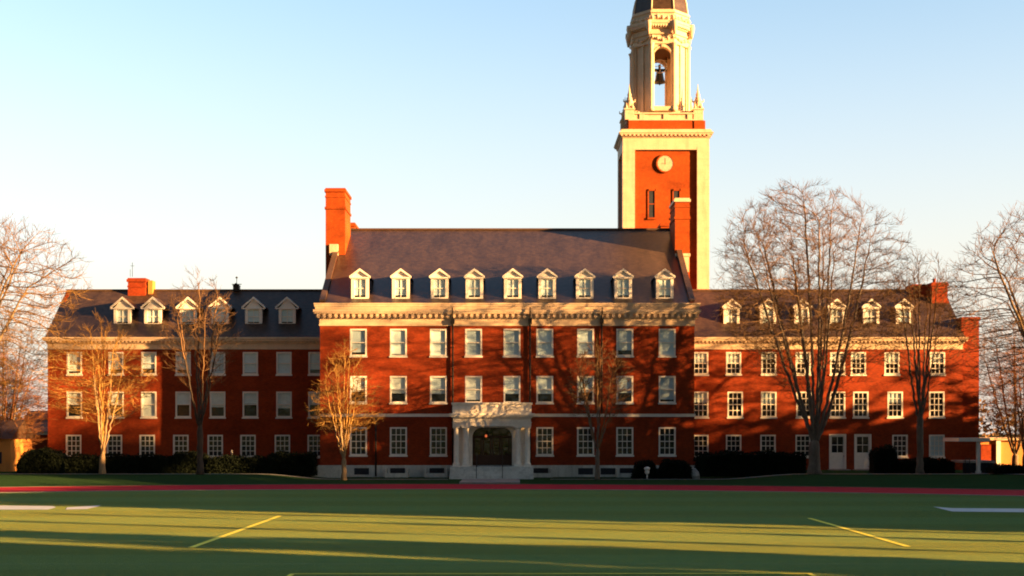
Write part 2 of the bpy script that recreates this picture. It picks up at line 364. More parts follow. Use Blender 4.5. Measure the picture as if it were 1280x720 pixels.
def add_window(parent,x,y,z,wd,h,style=0.,kind='u'):
    if style>0: style=round(min(1,max(.3,style+vr.choice([0,0,-.05,.04,-.12,.0]))),2)
    ms=window_meshes(wd,h,style,kind); pl=parent.location
    o=inst('window',ms[0],parent,(x-pl.x,y-pl.y,z-pl.z))
    inst('pane',ms[1],o,(0,0,0)); inst('sill',ms[4],o,(0,0,0))
    if ms[2]:
        bo=inst('blind',ms[2],o,(0,0,0)); bo.material_slots[0].link='OBJECT'; bo.material_slots[0].material=vr.choice((M['blind'],M['blind'],M['blind_warm'],M['blind_grey']))
    inst('dark_room',ms[3],o,(0,0,0))
    return o
def wall_front(mb,x0,x1,z0,z1,y,ops,depth=.35,mi=0):
    xs=sorted({x0,x1,*[o[0] for o in ops],*[o[1] for o in ops]}); zs=sorted({z0,z1,*[o[2] for o in ops],*[o[3] for o in ops]})
    for i in range(len(xs)-1):
        for j in range(len(zs)-1):
            cx=(xs[i]+xs[i+1])/2; cz=(zs[j]+zs[j+1])/2
            if any(a<cx<b and c<cz<d for a,b,c,d in ops): continue
            mb.quad((xs[i],y,zs[j]),(xs[i+1],y,zs[j]),(xs[i+1],y,zs[j+1]),(xs[i],y,zs[j+1]),mi)
    for a,b,c,d in ops:
        y2=y+depth
        mb.quad((a,y,c),(a,y2,c),(a,y2,d),(a,y,d),mi); mb.quad((b,y,c),(b,y,d),(b,y2,d),(b,y2,c),mi)
        mb.quad((a,y,d),(a,y2,d),(b,y2,d),(b,y,d),mi); mb.quad((a,y,c),(b,y,c),(b,y2,c),(a,y2,c),mi)

B=empty('college_building',(0,118,0),'long three storey red brick college building with cream cornice, dormers and white portico','building')

# ---------------------------------------------------- central block
YF=110.0; XL,XR=-16.0,15.2; YB=137.4; ZW=12.73
cols=[448,498,548,592,640,681,732,781,834]
ops=[]; wins=[]
rng=random.Random(3)
for i,c in enumerate(cols):
    x=wx(c,YF)
    wins.append((x,wz(445,YF),1.4,wz(411,YF)-wz(445,YF),1.0 if rng.random()<.75 else rng.choice([.7,.85]),'p'))
    wins.append((x,wz(503.5,YF),1.4,wz(470,YF)-wz(503.5,YF),[.62,.64,.66,.96,.66,.66,.6,.62,.9][i],'p'))
    if i not in (3,4): wins.append((x,wz(569,YF),1.42,wz(534,YF)-wz(569,YF),0,'g'))
for (x,z,wd,h,s,k) in wins: ops.append((x-wd/2,x+wd/2,z,z+h))
DX0,DX1=wx(590,YF),wx(640,YF)
ops.append((DX0,DX1,1.06,4.35))
mb=MB(); wall_front(mb,XL,XR,0,ZW,YF,ops,depth=.35)
mb.quad((XL,YF,0),(XL,YB,0),(XL,YB,ZW),(XL,YF,ZW)); mb.quad((XR,YF,0),(XR,YB,0),(XR,YB,ZW),(XR,YF,ZW)); mb.quad((XL,YB,0),(XR,YB,0),(XR,YB,ZW),(XL,YB,ZW))
# gable ends
RZ=22.85; YR=123.7; EZ=14.6
for x0 in (XL,XR-.35):
    mb.prism([(YF+.3,ZW),(YB-.3,ZW),(YB-.3,EZ+.2),(YR,RZ+.42),(YF+.3,EZ+.2)],'x',x0,x0+.35)
W=mb.build('wall',M['brick'],B,fix=False)
for (x,z,wd,h,s,k) in wins: add_window(B,x,YF+.02,z,wd,h,s,k)
# roof
mb=MB(); t=.25
fy=YF-.1
mb.prism([(fy,EZ),(YR,RZ),(YB+.1,EZ),(YB+.1,EZ-t),(YR,RZ-t),(fy,EZ-t)],'x',XL+.37,XR-.37)
ro=mb.build('roof',M['slate'],B); tag(ro,'tall slate roof of the central block')
rd=MB(); rd.box(XL+.4,XR-.4,YR-.15,YR+.15,RZ-.05,RZ+.1); rd.build('ridge_cap',M['copper'],B)
for x0 in (XL-.06,XR-.41):
    cp=MB(); cp.prism([(YF+.1,EZ+.14),(YR,RZ+.42),(YB-.1,EZ+.14),(YB-.1,EZ+.32),(YR,RZ+.60),(YF+.1,EZ+.32)],'x',x0,x0+.47)
    cp.build('gable_coping',M['copper'],B)
# cornice
def ringbox(mb,x0,x1,y0,y1,pr,z0,z1,sides=3):
    mb.box(x0-pr,x1+pr,y0-pr,y0+.2,z0,z1); mb.box(x0-pr,x0+.2,y0+.2,y1+pr,z0,z1); mb.box(x1-.2,x1+pr,y0+.2,y1+pr,z0,z1)
cb=MB()
def tier(pr,z0,z1): ringbox(cb,XL,XR,YF,YB,pr,z0,z1)
tier(.07,ZW-.02,12.86); tier(.04,12.86,13.30); tier(.12,13.30,13.38)
tier(.16,13.38,13.66); tier(.44,13.70,13.84); tier(.50,13.84,14.03); tier(.30,14.03,14.10); tier(.36,14.10,14.28); tier(.42,14.28,14.46); tier(.46,14.46,14.58)
tier(.2,13.66,13.70)
md=cb; n=64
for i in range(n+1):
    x=XL-.1+(XR-XL+.2)*i/n; md.box(x-.12,x+.12,YF-.38,YF-.165,13.44,13.70); md.box(x-.10,x+.10,YF-.28,YF-.165,13.36,13.44)
for side,s in ((XL,-1),(XR,1)):
    for i in range(54):
        y=YF+.2+i*.5; a,b=sorted((side+s*.165,side+s*.38)); md.box(a,b,y-.12,y+.12,13.44,13.70)
md.build('cornice',M['paint'],B)
# string course
zc=wz(521,YF)
for a,b in ((XL-.08,wx(564,YF)),(wx(666,YF),XR+.08)):
    st=MB(); xs_=(XL-.08,XL+.05) if a<-10 else (XR-.05,XR+.08); st.box(*xs_,YF+.05,116,zc,zc+.2); st.box(a,b,YF-.09,YF+.05,zc,zc+.2); st.box(a+.01,b-.01,YF-.12,YF+.05,zc+.2,zc+.25)
    st.build('string_course',M['white'],B)
# plinth with basement windows
bw=[406,452,497,546,676,732,760,784,820]
ops=[]
for c in bw:
    x=wx(c,YF-.12); ops.append((x-.62,x+.62,.32,.86))
mb=MB(); zp=wz(581.5,YF); wall_front(mb,XL-.12,XR+.12,0,zp,YF-.12,ops,depth=.3)
mb.quad((XL-.12,YF-.12,zp),(XR+.12,YF-.12,zp),(XR+.12,YF+.02,zp),(XL-.12,YF+.02,zp))
mb.quad((XL-.12,YF-.12,0),(XL-.12,117,0),(XL-.12,117,zp),(XL-.12,YF-.12,zp)); mb.quad((XR+.12,YF-.12,0),(XR+.12,117,0),(XR+.12,117,zp),(XR+.12,YF-.12,zp))
mb.quad((XL-.12,YF-.12,zp),(XL,YF-.12,zp),(XL,117,zp),(XL-.12,117,zp)); mb.quad((XR,YF-.12,zp),(XR+.12,YF-.12,zp),(XR+.12,117,zp),(XR,117,zp))
mb.build('foundation',M['plinth'],B,fix=False)
bmesh_b=None
for c in bw:
    x=wx(c,YF-.12); q=MB(); q.box(-.62,.62,.08,.11,0,.54); q.box(-.62,.62,.04,.08,.5,.54); q.box(-.62,-.57,.04,.08,0,.5); q.box(.57,.62,.04,.08,0,.5); q.box(-.02,.02,.04,.08,0,.5)
    if bmesh_b is None: bmesh_b=q.mesh('basement_window',M['inside'])
    inst('basement_window',bmesh_b,B,(x,YF-.12-118,.32))
q=MB(); q.box(-.95,-.8,-1.1,0,-.1,.78); q.box(.8,.95,-1.1,0,-.1,.78); q.box(-.8,.8,-1.1,-.95,-.1,.42); wwm=q.mesh('window_well',M['plinth'])
for c in (497,546,676,784): inst('window_well',wwm,B,(wx(c,YF-.12),YF-.125-118,0.05))
q=MB(); q.prism([(109.85,.05),(109.85,1.25),(107.0,.75),(106.3,.1)],'x',XL-.85,XL-.4); q.prism([(-17.6,.0),(-17.2,.8),(-16.6,1.12),(-13.6,1.12),(-13.6,0)],'y',107.4,107.7); q.build('retaining_wall',M['plinth'],B)
# downspouts
for c,z0,z1 in ((566,.3,13.3),(662.5,.3,13.3),(752,5.4,13.3),(470,.2,5.1)):
    x=wx(c,YF); q=MB(); q.tube([(x,YF-.15,z0),(x,YF-.15,z1)],.075,8)
    if z1>10: q.box(x-.16,x+.16,YF-.36,YF-.06,z1-.42,z1); q.tube([(x,YF-.2,z1),(x,YF-.70,z1+.5),(x,YF-.74,14.2)],.06,6)
    z=z0+1
    while z<z1: q.box(x-.1,x+.1,YF-.24,YF-.02,z,z+.06); z+=2.4
    q.build('downspout',M['iron'],B)

# dormers ------------------------------------------------------------
def dormer_meshes(wd,hw_,gh,over,depth):
    h=wd/2; fr=MB(); pw=wd*.33; z0=.14; z1=hw_-.16
    fr.box(-h,-pw,-.04,.2,0,hw_); fr.box(pw,h,-.04,.2,0,hw_); fr.box(-pw,pw,-.04,.2,hw_-.16,hw_); fr.box(-pw,pw,-.06,.2,0,.14)
    fr.box(-pw,pw,.04,.1,(z0+z1)/2-.035,(z0+z1)/2+.035); fr.box(-.02,.02,.05,.09,z0,z1)
    fr.prism([(-h,hw_),(h,hw_),(0,hw_+gh*.86)],'y',.02,.2)
    H=h+over
    fr.prism([(-H,hw_-.06),(-H,hw_+.10),(0,hw_+gh),(H,hw_+.10),(H,hw_-.06),(0,hw_+gh-.2)],'y',-.16,.04)
    fr.box(-H+.06,H-.06,-.13,.02,hw_-.10,hw_+.01)
    ck=MB(); ck.box(-h+.02,-pw-.02,.2,depth,.0,hw_); ck.box(pw+.02,h-.02,.2,depth,0,hw_)
    rf=MB(); rf.prism([(-H+.02,hw_+.0),(-H+.02,hw_+.09),(0,hw_+gh-.01),(H-.02,hw_+.09),(H-.02,hw_+.0),(0,hw_+gh-.12)],'y',.04,depth+1.2)
    pn=MB(); pn.quad((-pw,.07,z0),(pw,.07,z0),(pw,.07,z1),(-pw,.07,z1))
    bl=MB(); bl.box(-pw,pw,.12,.13,z0+(z1-z0)*.12,z1)
    bk=MB(); bk.box(-pw-.01,pw+.01,.5,.55,0,hw_)
    return (fr.mesh('dormer',M['white']),ck.mesh('cheek',M['slate']),rf.mesh('dormer_roof',M['slate']),pn.mesh('pane',M['glass']),bl.mesh('blind',M['blind']),bk.mesh('dark_room',M['inside']))
def add_dormer(ms,x,y,z):
    o=inst('dormer',ms[0],B,(x,y-118,z))
    for nm,m in zip(('cheek','dormer_roof','pane','blind','dark_room'),ms[1:]): inst(nm,m,o,(0,0,0))
dm=dormer_meshes(1.46,1.82,.74,.14,2.6)
for c in [450,501,549.5,593,641,684,731,779,831]: add_dormer(dm,wx(c,110.7),110.7,15.02)

# chimneys of central block
def chimney(x0,x1,y0,y1,z0,z1,pots=0,cap='tbrick',mat='tbrick'):
    q=MB(); q.box(x0,x1,y0,y1,z0,z1-.35); q.box(x0-.08,x1+.08,y0-.08,y1+.08,z1-1.9,z1-1.7); q.box(x0-.05,x1+.05,y0-.05,y1+.05,z1-.85,z1-.7)
    o=q.build('chimney',M[mat],B)
    q=MB(); q.box(x0-.1,x1+.1,y0-.1,y1+.1,z1-.35,z1-.12); q.box(x0-.02,x1+.02,y0-.02,y1+.02,z1-.12,z1)
    q.build('chimney_cap',M[cap],o,loc=(0,0,0))
    for k in range(pots):
        q=MB(); x=x0+(x1-x0)*(k+.5)/pots; q.lathe([(.16,z1-.05),(.14,z1+.45),(.17,z1+.5),(.12,z1+.5)],(x,(y0+y1)/2,0),10); q.build('chimney_pot',M['tbrick'],o,loc=(0,0,0))
    return o
chimney(-16.75,-15.0,118.6,122.6,12,25.8)
chimney(-16.55,-15.1,126.8,129.5,12,24.0)
chimney(14.65,15.95,118.6,122.2,12,24.9,cap='stone')
chimney(14.3,15.8,126.8,129.4,12,24.0)
q=MB(); q.box(14.75,15.85,118.15,118.6,18.2,19.6); q.box(14.65,15.95,118.05,118.6,19.6,19.85); q.build('kneeler_stone',M['stone'],B)
q=MB(); q.box(-16.35,-15.6,118.2,118.6,19.7,20.7); q.build('kneeler_stone',M['stone'],B)

# ---------------------------------------------------- wings
YW=116.0; WB=126.6; WRZ=16.9; WYR=121.3; WE=12.3
def wing(x0,x1,c3,c2,c1,doors,left):
    ops=[];ws=[]
    zt=11.15
    for c in c3: ws.append((wx(c,YW),wz(468,YW),1.33,wz(440,YW)-wz(468,YW),rng.choice([.5,1.,1.,.8]) if left else rng.choice([0,.3,.5]),'p' if left else 'u'))
    for c in c2: ws.append((wx(c,YW),wz(521.5,YW),1.36,wz(489.5,YW)-wz(521.5,YW),rng.choice([.5,1.,.65,.5]) if left else rng.choice([0,.4,0]),'p' if left else 'u'))
    for c in c1: ws.append((wx(c,YW),wz(571,YW),1.36,wz(543.5,YW)-wz(571,YW),0 if c!=1171 else 1.0,'g'))
    for (x,z,wd,h,s,k) in ws: ops.append((x-wd/2,x+wd/2,z,z+h))
    for c in doors: x=wx(c,YW); ops.append((x-.75,x+.75,.62,3.68))
    mb=MB(); wall_front(mb,x0,x1,0,zt,YW,ops,depth=.3)
    xe=x0 if left else x1
    mb.quad((xe,YW,0),(xe,WB,0),(xe,WB,zt),(xe,YW,zt)); mb.quad((x0,WB,0),(x1,WB,0),(x1,WB,zt),(x0,WB,zt))
    xg=x0 if left else x1-.3
    mb.prism([(YW+.1,zt),(WB-.1,zt),(WB-.1,WE+.02),(WYR,WRZ+.1),(YW+.1,WE+.02)],'x',xg,xg+.3)
    o=mb.build('wall',M['brick'],B,fix=False); tag(o,'brick wall of the lower left wing' if left else 'brick wall of the lower right wing')
    for (x,z,wd,h,s,k) in ws: add_window(B,x,YW+.02,z,wd,h,s,k)
    mb=MB(); a,b=(x0-.12,x1) if left else (x0,x1+.12)
    mb.prism([(YW-.35,WE-.1),(WYR,WRZ),(WB+.35,WE-.1),(WB+.35,WE-.3),(WYR,WRZ-.2),(YW-.35,WE-.3)],'x',a,b); ro=mb.build('roof',M['slate'],B)
    tag(ro,'low slate roof of the left wing' if left else 'low slate roof of the right wing')
    mb=MB(); mb.box(a,b,WYR-.12,WYR+.12,WRZ-.06,WRZ+.08); mb.build('ridge_cap',M['copper'],B)
    cb=MB(); A0,B0=(x0,x1) if left else (x0,x1)
    def tr(pr,z0,z1):
        cb.box(A0-(pr if left else 0),B0+(0 if left else pr),YW-pr,YW+.2,z0,z1)
        if left: cb.box(A0-pr,A0+.15,YW+.2,WB,z0,z1)
        else: cb.box(B0-.15,B0+pr,YW+.2,WB,z0,z1)
    tr(.05,11.13,11.25); tr(.02,11.25,11.62); tr(.10,11.62,11.70); tr(.14,11.70,11.86); tr(.34,11.86,12.02); tr(.40,12.02,12.12); tr(.36,12.12,12.19)
    md=cb; x=x0+.2
    while x<x1-.1: md.box(x-.07,x+.07,YW-.28,YW-.142,11.72,11.86); x+=.34
    md.build('cornice',M['paint'],B)
wing(-40.8,XL,[93,145,186,229,272,313,355,395],[93,145,186,229,272,313,355,395],[92,143,184,226,269,310,353,394],[],True)
wing(XR,39.6,[876,917,961,1004,1047,1073,1115,1172],[876,919,961,1005,1047,1076,1119,1171],[876,917,960,1004,1125,1171],[1047,1078.5],False)
for c in (1047,1078.5):
    x=wx(c,YW); q=MB(); q.box(-.75,-.62,-.04,.15,0,3.06); q.box(.62,.75,-.04,.15,0,3.06); q.box(-.62,.62,-.04,.15,2.93,3.06)
    q.box(-.62,.62,.03,.09,0,1.45); q.box(-.62,-.5,.03,.09,1.45,2.93); q.box(.5,.62,.03,.09,1.45,2.93); q.box(-.5,.5,.03,.09,2.82,2.93); q.box(-.5,.5,.03,.09,2.08,2.14); q.box(-.02,.02,.03,.09,1.45,2.82)
    q.box(-.42,-.05,.01,.03,.2,1.2); q.box(.05,.42,.01,.03,.2,1.2)
    d=q.build('door',M['white'],B,loc=(x,YW-118+.02,.62))
    q=MB(); q.quad((-.5,.055,1.45),(.5,.055,1.45),(.5,.055,2.82),(-.5,.055,2.82)); q.build('pane',M['glass'],d,loc=(0,0,0))
    q=MB(); q.box(-.62,.62,.5,.55,0,3.1); q.build('dark_room',M['inside'],d,loc=(0,0,0))
    q=MB(); q.lathe([(.03,0),(.05,.03),(.03,.06)],(.55,0,1.1),8); q.build('handle',M['iron'],d,loc=(0,0,0))
    q=MB(); q.box(-.9,.9,-1.2,-.01,-.5,-.02); q.build('door_step',M['concrete'],B,loc=(x,YW-118,.62))
dl=dormer_meshes(1.5,1.5,1.0,.3,2.2); dr=dormer_meshes(1.42,1.6,.78,.14,2.2)
for c in [153,191,235,275,317,359]: add_dormer(dl,wx(c,117.25),117.25,13.38)
for c in [914.5,960,1003,1046,1089,1130]: add_dormer(dr,wx(c,117.25),117.25,13.33)
chimney(-35.1,-33.5,120.6,122,15.5,17.95,cap='brick',mat='brick')
q=MB(); q.box(-33.3,-32.9,120.8,121.8,16.5,17.75); q.build('chimney',M['stucco'],B)
chimney(36.5,38.0,120.4,122.2,15.5,17.35,0,cap='brick',mat='brick'); chimney(38.1,39.5,119.7,122.9,11,17.45,1,cap='brick',mat='brick')
q=MB(); q.box(39.6,41.15,116.3,125,0,13.75); q.box(39.6,41.25,116.2,125.1,13.75,14.0); tag(q.build('wall',M['brick'],B),'narrow brick end wall at the right end')
q=MB(); q.tube([(-34.8,121,18.1),(-34.8,121,19.4)],.025,5); q.tube([(-35.0,121,18.1),(-35.0,121,18.8)],.02,5); q.tube([(-35.0,121,19.1),(-34.6,121,19.1)],.015,4); q.build('antenna',M['iron'],B)
q=MB(); x=-25.3; q.box(x-.28,x+.28,121.0,121.6,16.8,17.3); q.prism([(x-.34,17.3),(x+.34,17.3),(x,17.55)],'y',120.95,121.65); q.tube([(x,121.3,17.5),(x,121.3,18.0)],.03,5); q.box(x-.45,x+.45,121.27,121.33,17.42,17.48); q.lathe([(.02,17.95),(.13,18.06),(.02,18.17)],(x,121.3,0),8); q.build('roof_vent',M['iron'],B)

# ---------------------------------------------------- portico
PX0,PX1=wx(566,107.6),wx(664,107.6); PC=(PX0+PX1)/2
q=MB(); nst=6; zt=1.06
for i in range(nst):
    q.box(PX0-.15,PX1+.15,106.6-.32*(nst-1-i)-.3,106.6-.32*(nst-1-i)+.02 if i<nst-1 else YF-.13,0.0,zt*(i+1)/nst)
q.build('steps',M['plinth'],B)
q=MB(); AX0,AX1=wx(590.5,108.6),wx(640,108.6); az=4.22; r=.75
outer=[(PX0+.25,zt),(AX0,zt),(AX0,az-r)]+[(AX0+r-r*math.cos(t),az-r+r*math.sin(t)) for t in [math.pi/2*k/8 for k in range(1,9)]]
outer+=[(AX1-r+r*math.sin(t),az-r+r*math.cos(t)) for t in [math.pi/2*k/8 for k in range(0,8)]]+[(AX1,az-r),(AX1,zt),(PX1-.25,zt),(PX1-.25,4.5),(PX0+.25,4.5)]
q.prism(outer,'y',108.4,108.9); q.box(PX0+.25,PX0+.6,108.9,YF,zt,4.5); q.box(PX1-.6,PX1-.25,108.9,YF,zt,4.5)
pf=q.build('portico',M['pale_stone'],B)
q=MB()
for pr,z0,z1 in ((0,4.34,4.62),(.04,4.62,4.68),(-.03,4.68,5.02),(.08,5.02,5.12),(.22,5.12,5.22),(.28,5.22,5.38),(.02,5.38,6.12),(.10,6.12,6.26)):
    q.box(PX0-pr,PX1+pr,107.4-pr,YF-.01,z0,z1)
x=PX0+.1
while x<PX1: q.box(x,x+.09,107.4-.17,107.4-.08,5.02,5.12); x+=.18
for a,b in ((PX0+.2,PC-1.1),(PC-.9,PC+.9),(PC+1.1,PX1-.2)): q.box(a,b,107.35,107.4,5.52,5.98)
q.build('entablature',M['pale_stone'],pf,loc=-(pf.location+B.location))
for c in (570.3,582.2,647.5,659.3):
    x=wx(c,107.6); q=MB(); rr=.215 if c in (570.3,659.3) else .26
    q.box(x-rr-.08,x+rr+.08,107.72-rr-.08,107.72+rr+.08,zt,zt+.16)
    q.lathe([(rr+.05,zt+.16),(rr+.07,zt+.22),(rr+.02,zt+.3),(rr,zt+.36),(rr*.99,zt+1.6),(rr*.86,4.02),(rr*.92,4.06),(rr*.9,4.1),(rr+.05,4.2)],(x,107.72,0),20)
    q.box(x-rr-.07,x+rr+.07,107.72-rr-.07,107.72+rr+.07,4.2,4.34)
    q.build('column',M['pale_stone'],pf,loc=-(pf.location+B.location))
q=MB(); rnd=random.Random(5)
for (cx_,wd_,z0,z1) in ((wx(588,107),.5,5.45,5.95),(wx(595,107),.18,5.4,6.0),(wx(629,107),1.0,5.5,6.0),(wx(638,107),.6,5.45,5.7)):
    for k in range(7):
        a=cx_+rnd.uniform(-wd_/2,wd_/2); b=rnd.uniform(z0,z1); q.tube([(a,107.335,b),(a+rnd.uniform(-.06,.06),107.33,b-rnd.uniform(.08,.25))],[.022,.008],4)
q.build('weathering_stain',M['rust'],pf,loc=-(pf.location+B.location))
# doors at back of porch
q=MB(); q.box(DX0,DX1,110.25,110.3,1.06,4.35)
for k in range(4):
    a=DX0+.12+k*(DX1-DX0-.24)/4; b=a+(DX1-DX0-.24)/4-.08
    q.box(a,b,110.2,110.25,1.1,1.9); q.box(a,a+.1,110.18,110.25,1.9,3.4); q.box(b-.1,b,110.18,110.25,1.9,3.4)
q.box(DX0,DX1,110.15,110.25,3.4,3.52); d=q.build('entrance_door',M['wood'],B)
q=MB(); q.box(DX0+.1,DX1-.1,110.24,110.246,1.95,3.38); q.box(DX0+.1,DX1-.1,110.24,110.246,3.55,4.2); q.build('pane',M['dark_glass'],d,loc=-(B.location))
d.children[0].location=(0,0,0)
for c in (595,628):
    x=wx(c,104); q=MB()
    q.tube([(x,105.0,.15),(x,105.0,1.25)],.03,6); q.tube([(x,107.0,1.0),(x,107.0,2.0)],.03,6); q.tube([(x,104.6,1.0),(x,105.0,1.22),(x,107.0,2.0),(x,107.4,2.0)],.028,6); q.tube([(x,104.9,.75),(x,107.0,1.55)],.02,6)
    q.build('handrail',M['iron'],B)
# lantern hanging in the porch
lx,ly,lz=wx(607.5,108.9),109.2,wz(545,108.9)
Ln=empty('hanging_lantern',(lx,ly,lz-.25),'small glowing orange lantern hanging inside the arched entrance','lantern')
q=MB(); q.lathe([(.03,-.12),(.08,-.06),(.09,.06),(.05,.12)],(0,0,.25),10); q.build('lamp_globe',M['lamp'],Ln,loc=(0,0,0))
q=MB(); q.tube([(0,0,.44),(0,0,1.0)],.012,5); q.lathe([(.17,.40),(.10,.48),(.02,.52)],(0,0,0),10)
for k in range(4): a=k*math.pi/2; q.tube([(.16*math.cos(a),.16*math.sin(a),.05),(.18*math.cos(a),.18*math.sin(a),.42)],.012,4)
q.build('frame',M['iron'],Ln,loc=(0,0,0))

# ------------------------------------------------------------------ bell tower
TY=135.0; T=empty('bell_tower',(wx(831,TY),TY+3.25,0),'tall red brick bell tower with cream stone corners, round clock and octagonal belfry','tower')
tx0,tx1=wx(778.5,TY),wx(886.5,TY); D=6.6; ty0,ty1=TY,TY+D
tc=(tx0+tx1)/2; tcy=TY+D/2
zb=lambda py: wz(py,TY)
q=MB(); q.box(tx0+.5,tx1-.5,ty0+.28,ty1-.28,0,zb(150)); 
sx=[wx(815,TY),wx(846,TY)]
q.build('shaft',M['tbrick'],T)
q=MB()
pw=1.22
for a,b in ((tx0,tx0+pw),(tx1-pw,tx1)):
    for c,d in ((ty0,ty0+1.1),(ty1-1.1,ty1)): q.box(a,b,c,d,0,zb(187))
    zz=1.0
    while zz<zb(190):   # quoin joints as shallow proud courses
        q.box(a-.015,b+.015,ty0-.015,ty0+.3,zz,zz+.62); zz+=.70
q.box(tx0,tx1,ty0,ty1,zb(187),zb(172))
q.build('corner_pilasters',M['stone'],T)
q=MB()
def tb(pr,a,b): q.box(tx0-pr,tx1+pr,ty0-pr,ty1+pr,zb(a),zb(b))
tb(.10,172,170.5); tb(.16,170.5,168.5); tb(.32,168.5,166.8); tb(.40,166.8,165.6); tb(.24,165.6,163.4); tb(.15,163.4,161.8)
x=tx0-.2
while x<tx1+.2: q.box(x,x+.2,ty0-.30,ty0-.15,zb(170.5),zb(168.6)); x+=.42
q.build('cornice',M['stone'],T)
q=MB(); e=-.35
q.box(tx0+.75,tx1-.35,ty0+.35,ty1-.35,zb(161.8),zb(149.8)); 
for a in (tx0+.62,tx1-1.5):
    for c in (ty0+.2,ty1-1.2): q.box(a,a+.95,c,c+1.0,zb(161.8),zb(149.8))
q.build('parapet',M['tbrick'],T)
q=MB(); X0,X1=tx0+.62,tx1-.55
q.box(X0,X1,ty0+.2,ty1-.2,zb(149.8),zb(148.3)); q.box(X0+.2,X1-.2,ty0+.4,ty1-.4,zb(148.3),zb(141.6)); q.box(X0+.05,X1-.05,ty0+.25,ty1-.25,zb(141.6),zb(139.8))
q.box(X0+.7,X1-.7,ty0+.7,ty1-.7,zb(139.8),zb(136.5))
for c in (.18,.5,.82):
    x=X0+(X1-X0)*c; q.box(x-.25,x+.25,ty0+.3,ty0+.45,zb(148.3),zb(141.6))
q.build('stone_base',M['stone'],T)
# pinnacles
pin=MB(); pin.box(-.48,.48,-.48,.48,0,1.0); pin.box(-.56,.56,-.56,.56,1.0,1.15)
pin.lathe([(.42,1.15),(.28,1.35),(.38,1.6),(.44,1.9),(.26,2.2),(.3,2.3),(.16,2.45),(.22,2.65),(.12,2.85),(.05,3.35),(.012,3.75)],(0,0,0),12)
for k in range(4):
    a=k*math.pi/2+math.pi/4; pin.lathe([(.1,1.1),(.14,1.3),(.06,1.5),(.02,1.75)],(.46*math.cos(a),.46*math.sin(a),0),8)
    a=k*math.pi/2; pin.tube([(.3*math.cos(a),.3*math.sin(a),1.9),(.58*math.cos(a),.58*math.sin(a),1.95),(.6*math.cos(a),.6*math.sin(a),2.2)],[.09,.07,.03],6)
pinm=pin.mesh('pinnacle',M['stone'])
z0=zb(148.5)
for a in (wx(787.5,TY),wx(873.5,TY)):
    for c in (ty0+.75,ty1-.75): inst('pinnacle',pinm,T,(a-T.location.x,c-T.location.y,z0))
for px_ in (799,862):
    q=MB(); x=wx(px_,TY); q.lathe([(.3,0),(.34,.2),(.18,.45),(.22,.6),(.05,.85)],(x,ty0+.7,zb(148.3)+.1),10); q.build('urn',M['stone'],T)
# clock, slits
q=MB(); xc=wx(832,TY); zc=zb(204)
ri=MB()
for k in range(32):
    a0=2*math.pi*k/32; a1=2*math.pi*(k+1)/32
    for (r0,r1,y) in ((.88,1.06,-.0),):
        P=lambda r,a,y_: (xc+r*math.cos(a),y_,zc+r*math.sin(a))
        ri.quad(P(.80,a0,ty0+.1),P(.80,a1,ty0+.1),P(.95,a1,ty0+.1),P(.95,a0,ty0+.1)); ri.quad(P(.95,a0,ty0+.1),P(.95,a1,ty0+.1),P(.95,a1,ty0+.28),P(.95,a0,ty0+.28)); ri.quad(P(.80,a0,ty0+.1),P(.80,a1,ty0+.1),P(.80,a1,ty0+.28),P(.80,a0,ty0+.28))
ck=MB(); ck.add([(xc+.82*math.cos(2*math.pi*k/32),ty0+.13,zc+.82*math.sin(2*math.pi*k/32)) for k in range(32)],[tuple(range(32))])
cko=ck.build('clock_face',M['clock'],T); ri.build('clock_rim',M['tbrick'],cko,loc=(0,0,0))
hd=MB(); hd.box(xc-.02,xc+.02,ty0+.10,ty0+.12,zc-.1,zc+.55); hd.box(xc-.36,xc+.08,ty0+.10,ty0+.115,zc-.03,zc+.03)
for k in range(12):
    a=k*math.pi/6; hd.box(xc+.7*math.cos(a)-.025,xc+.7*math.cos(a)+.025,ty0+.115,ty0+.128,zc+.7*math.sin(a)-.025,zc+.7*math.sin(a)+.025)
hd.build('clock_hands',M['rust'],cko,loc=(0,0,0))
for x in sx:
    q=MB(); q.box(x-.3,x+.3,ty0+.27,ty0+.279,zb(271),zb(238)); q.build('slit_window',M['inside'],T)
    q=MB(); q.box(x-.42,x-.3,ty0+.2,ty0+.279,zb(272),zb(236)); q.box(x+.3,x+.42,ty0+.2,ty0+.279,zb(272),zb(236)); q.box(x-.45,x+.45,ty0+.14,ty0+.279,zb(274),zb(271.5)); q.box(x-.42,x+.42,ty0+.2,ty0+.279,zb(238),zb(235.8)); q.box(x-.3,x+.3,ty0+.22,ty0+.279,zb(255),zb(254)); q.build('slit_frame',M['tbrick'],T)
# octagonal belfry : eight faces, open arches on the four cardinal ones
bc=(wx(829,TY),tcy); ap=wx(864,TY)-wx(829,TY); ap=2.85
z0=zb(137); z1=zb(52); hs=ap*math.tan(math.pi/8)
bl=MB()
def facelocal(k,u,zz,d):  # outward distance d from axis
    a=-math.pi/2+k*math.pi/4; n=(math.cos(a),math.sin(a)); t=(-n[1],n[0])
    return (bc[0]+n[0]*d+t[0]*u,bc[1]+n[1]*d+t[1]*u,zz)
def fprism(mb,k,poly,d0,d1):
    n=len(poly); v=[facelocal(k,u,zz,d0) for u,zz in poly]+[facelocal(k,u,zz,d1) for u,zz in poly]
    mb.add(v,[tuple(range(n)),tuple(range(2*n-1,n-1,-1))]+[(i,i+n,(i+1)%n+n,(i+1)%n) for i in range(n)])
def fbox(mb,k,u0,u1,za,zb_,d0,d1): fprism(mb,k,[(u0,za),(u1,za),(u1,zb_),(u0,zb_)],d0,d1)
zt2=zb(53)-.0; ow=.92
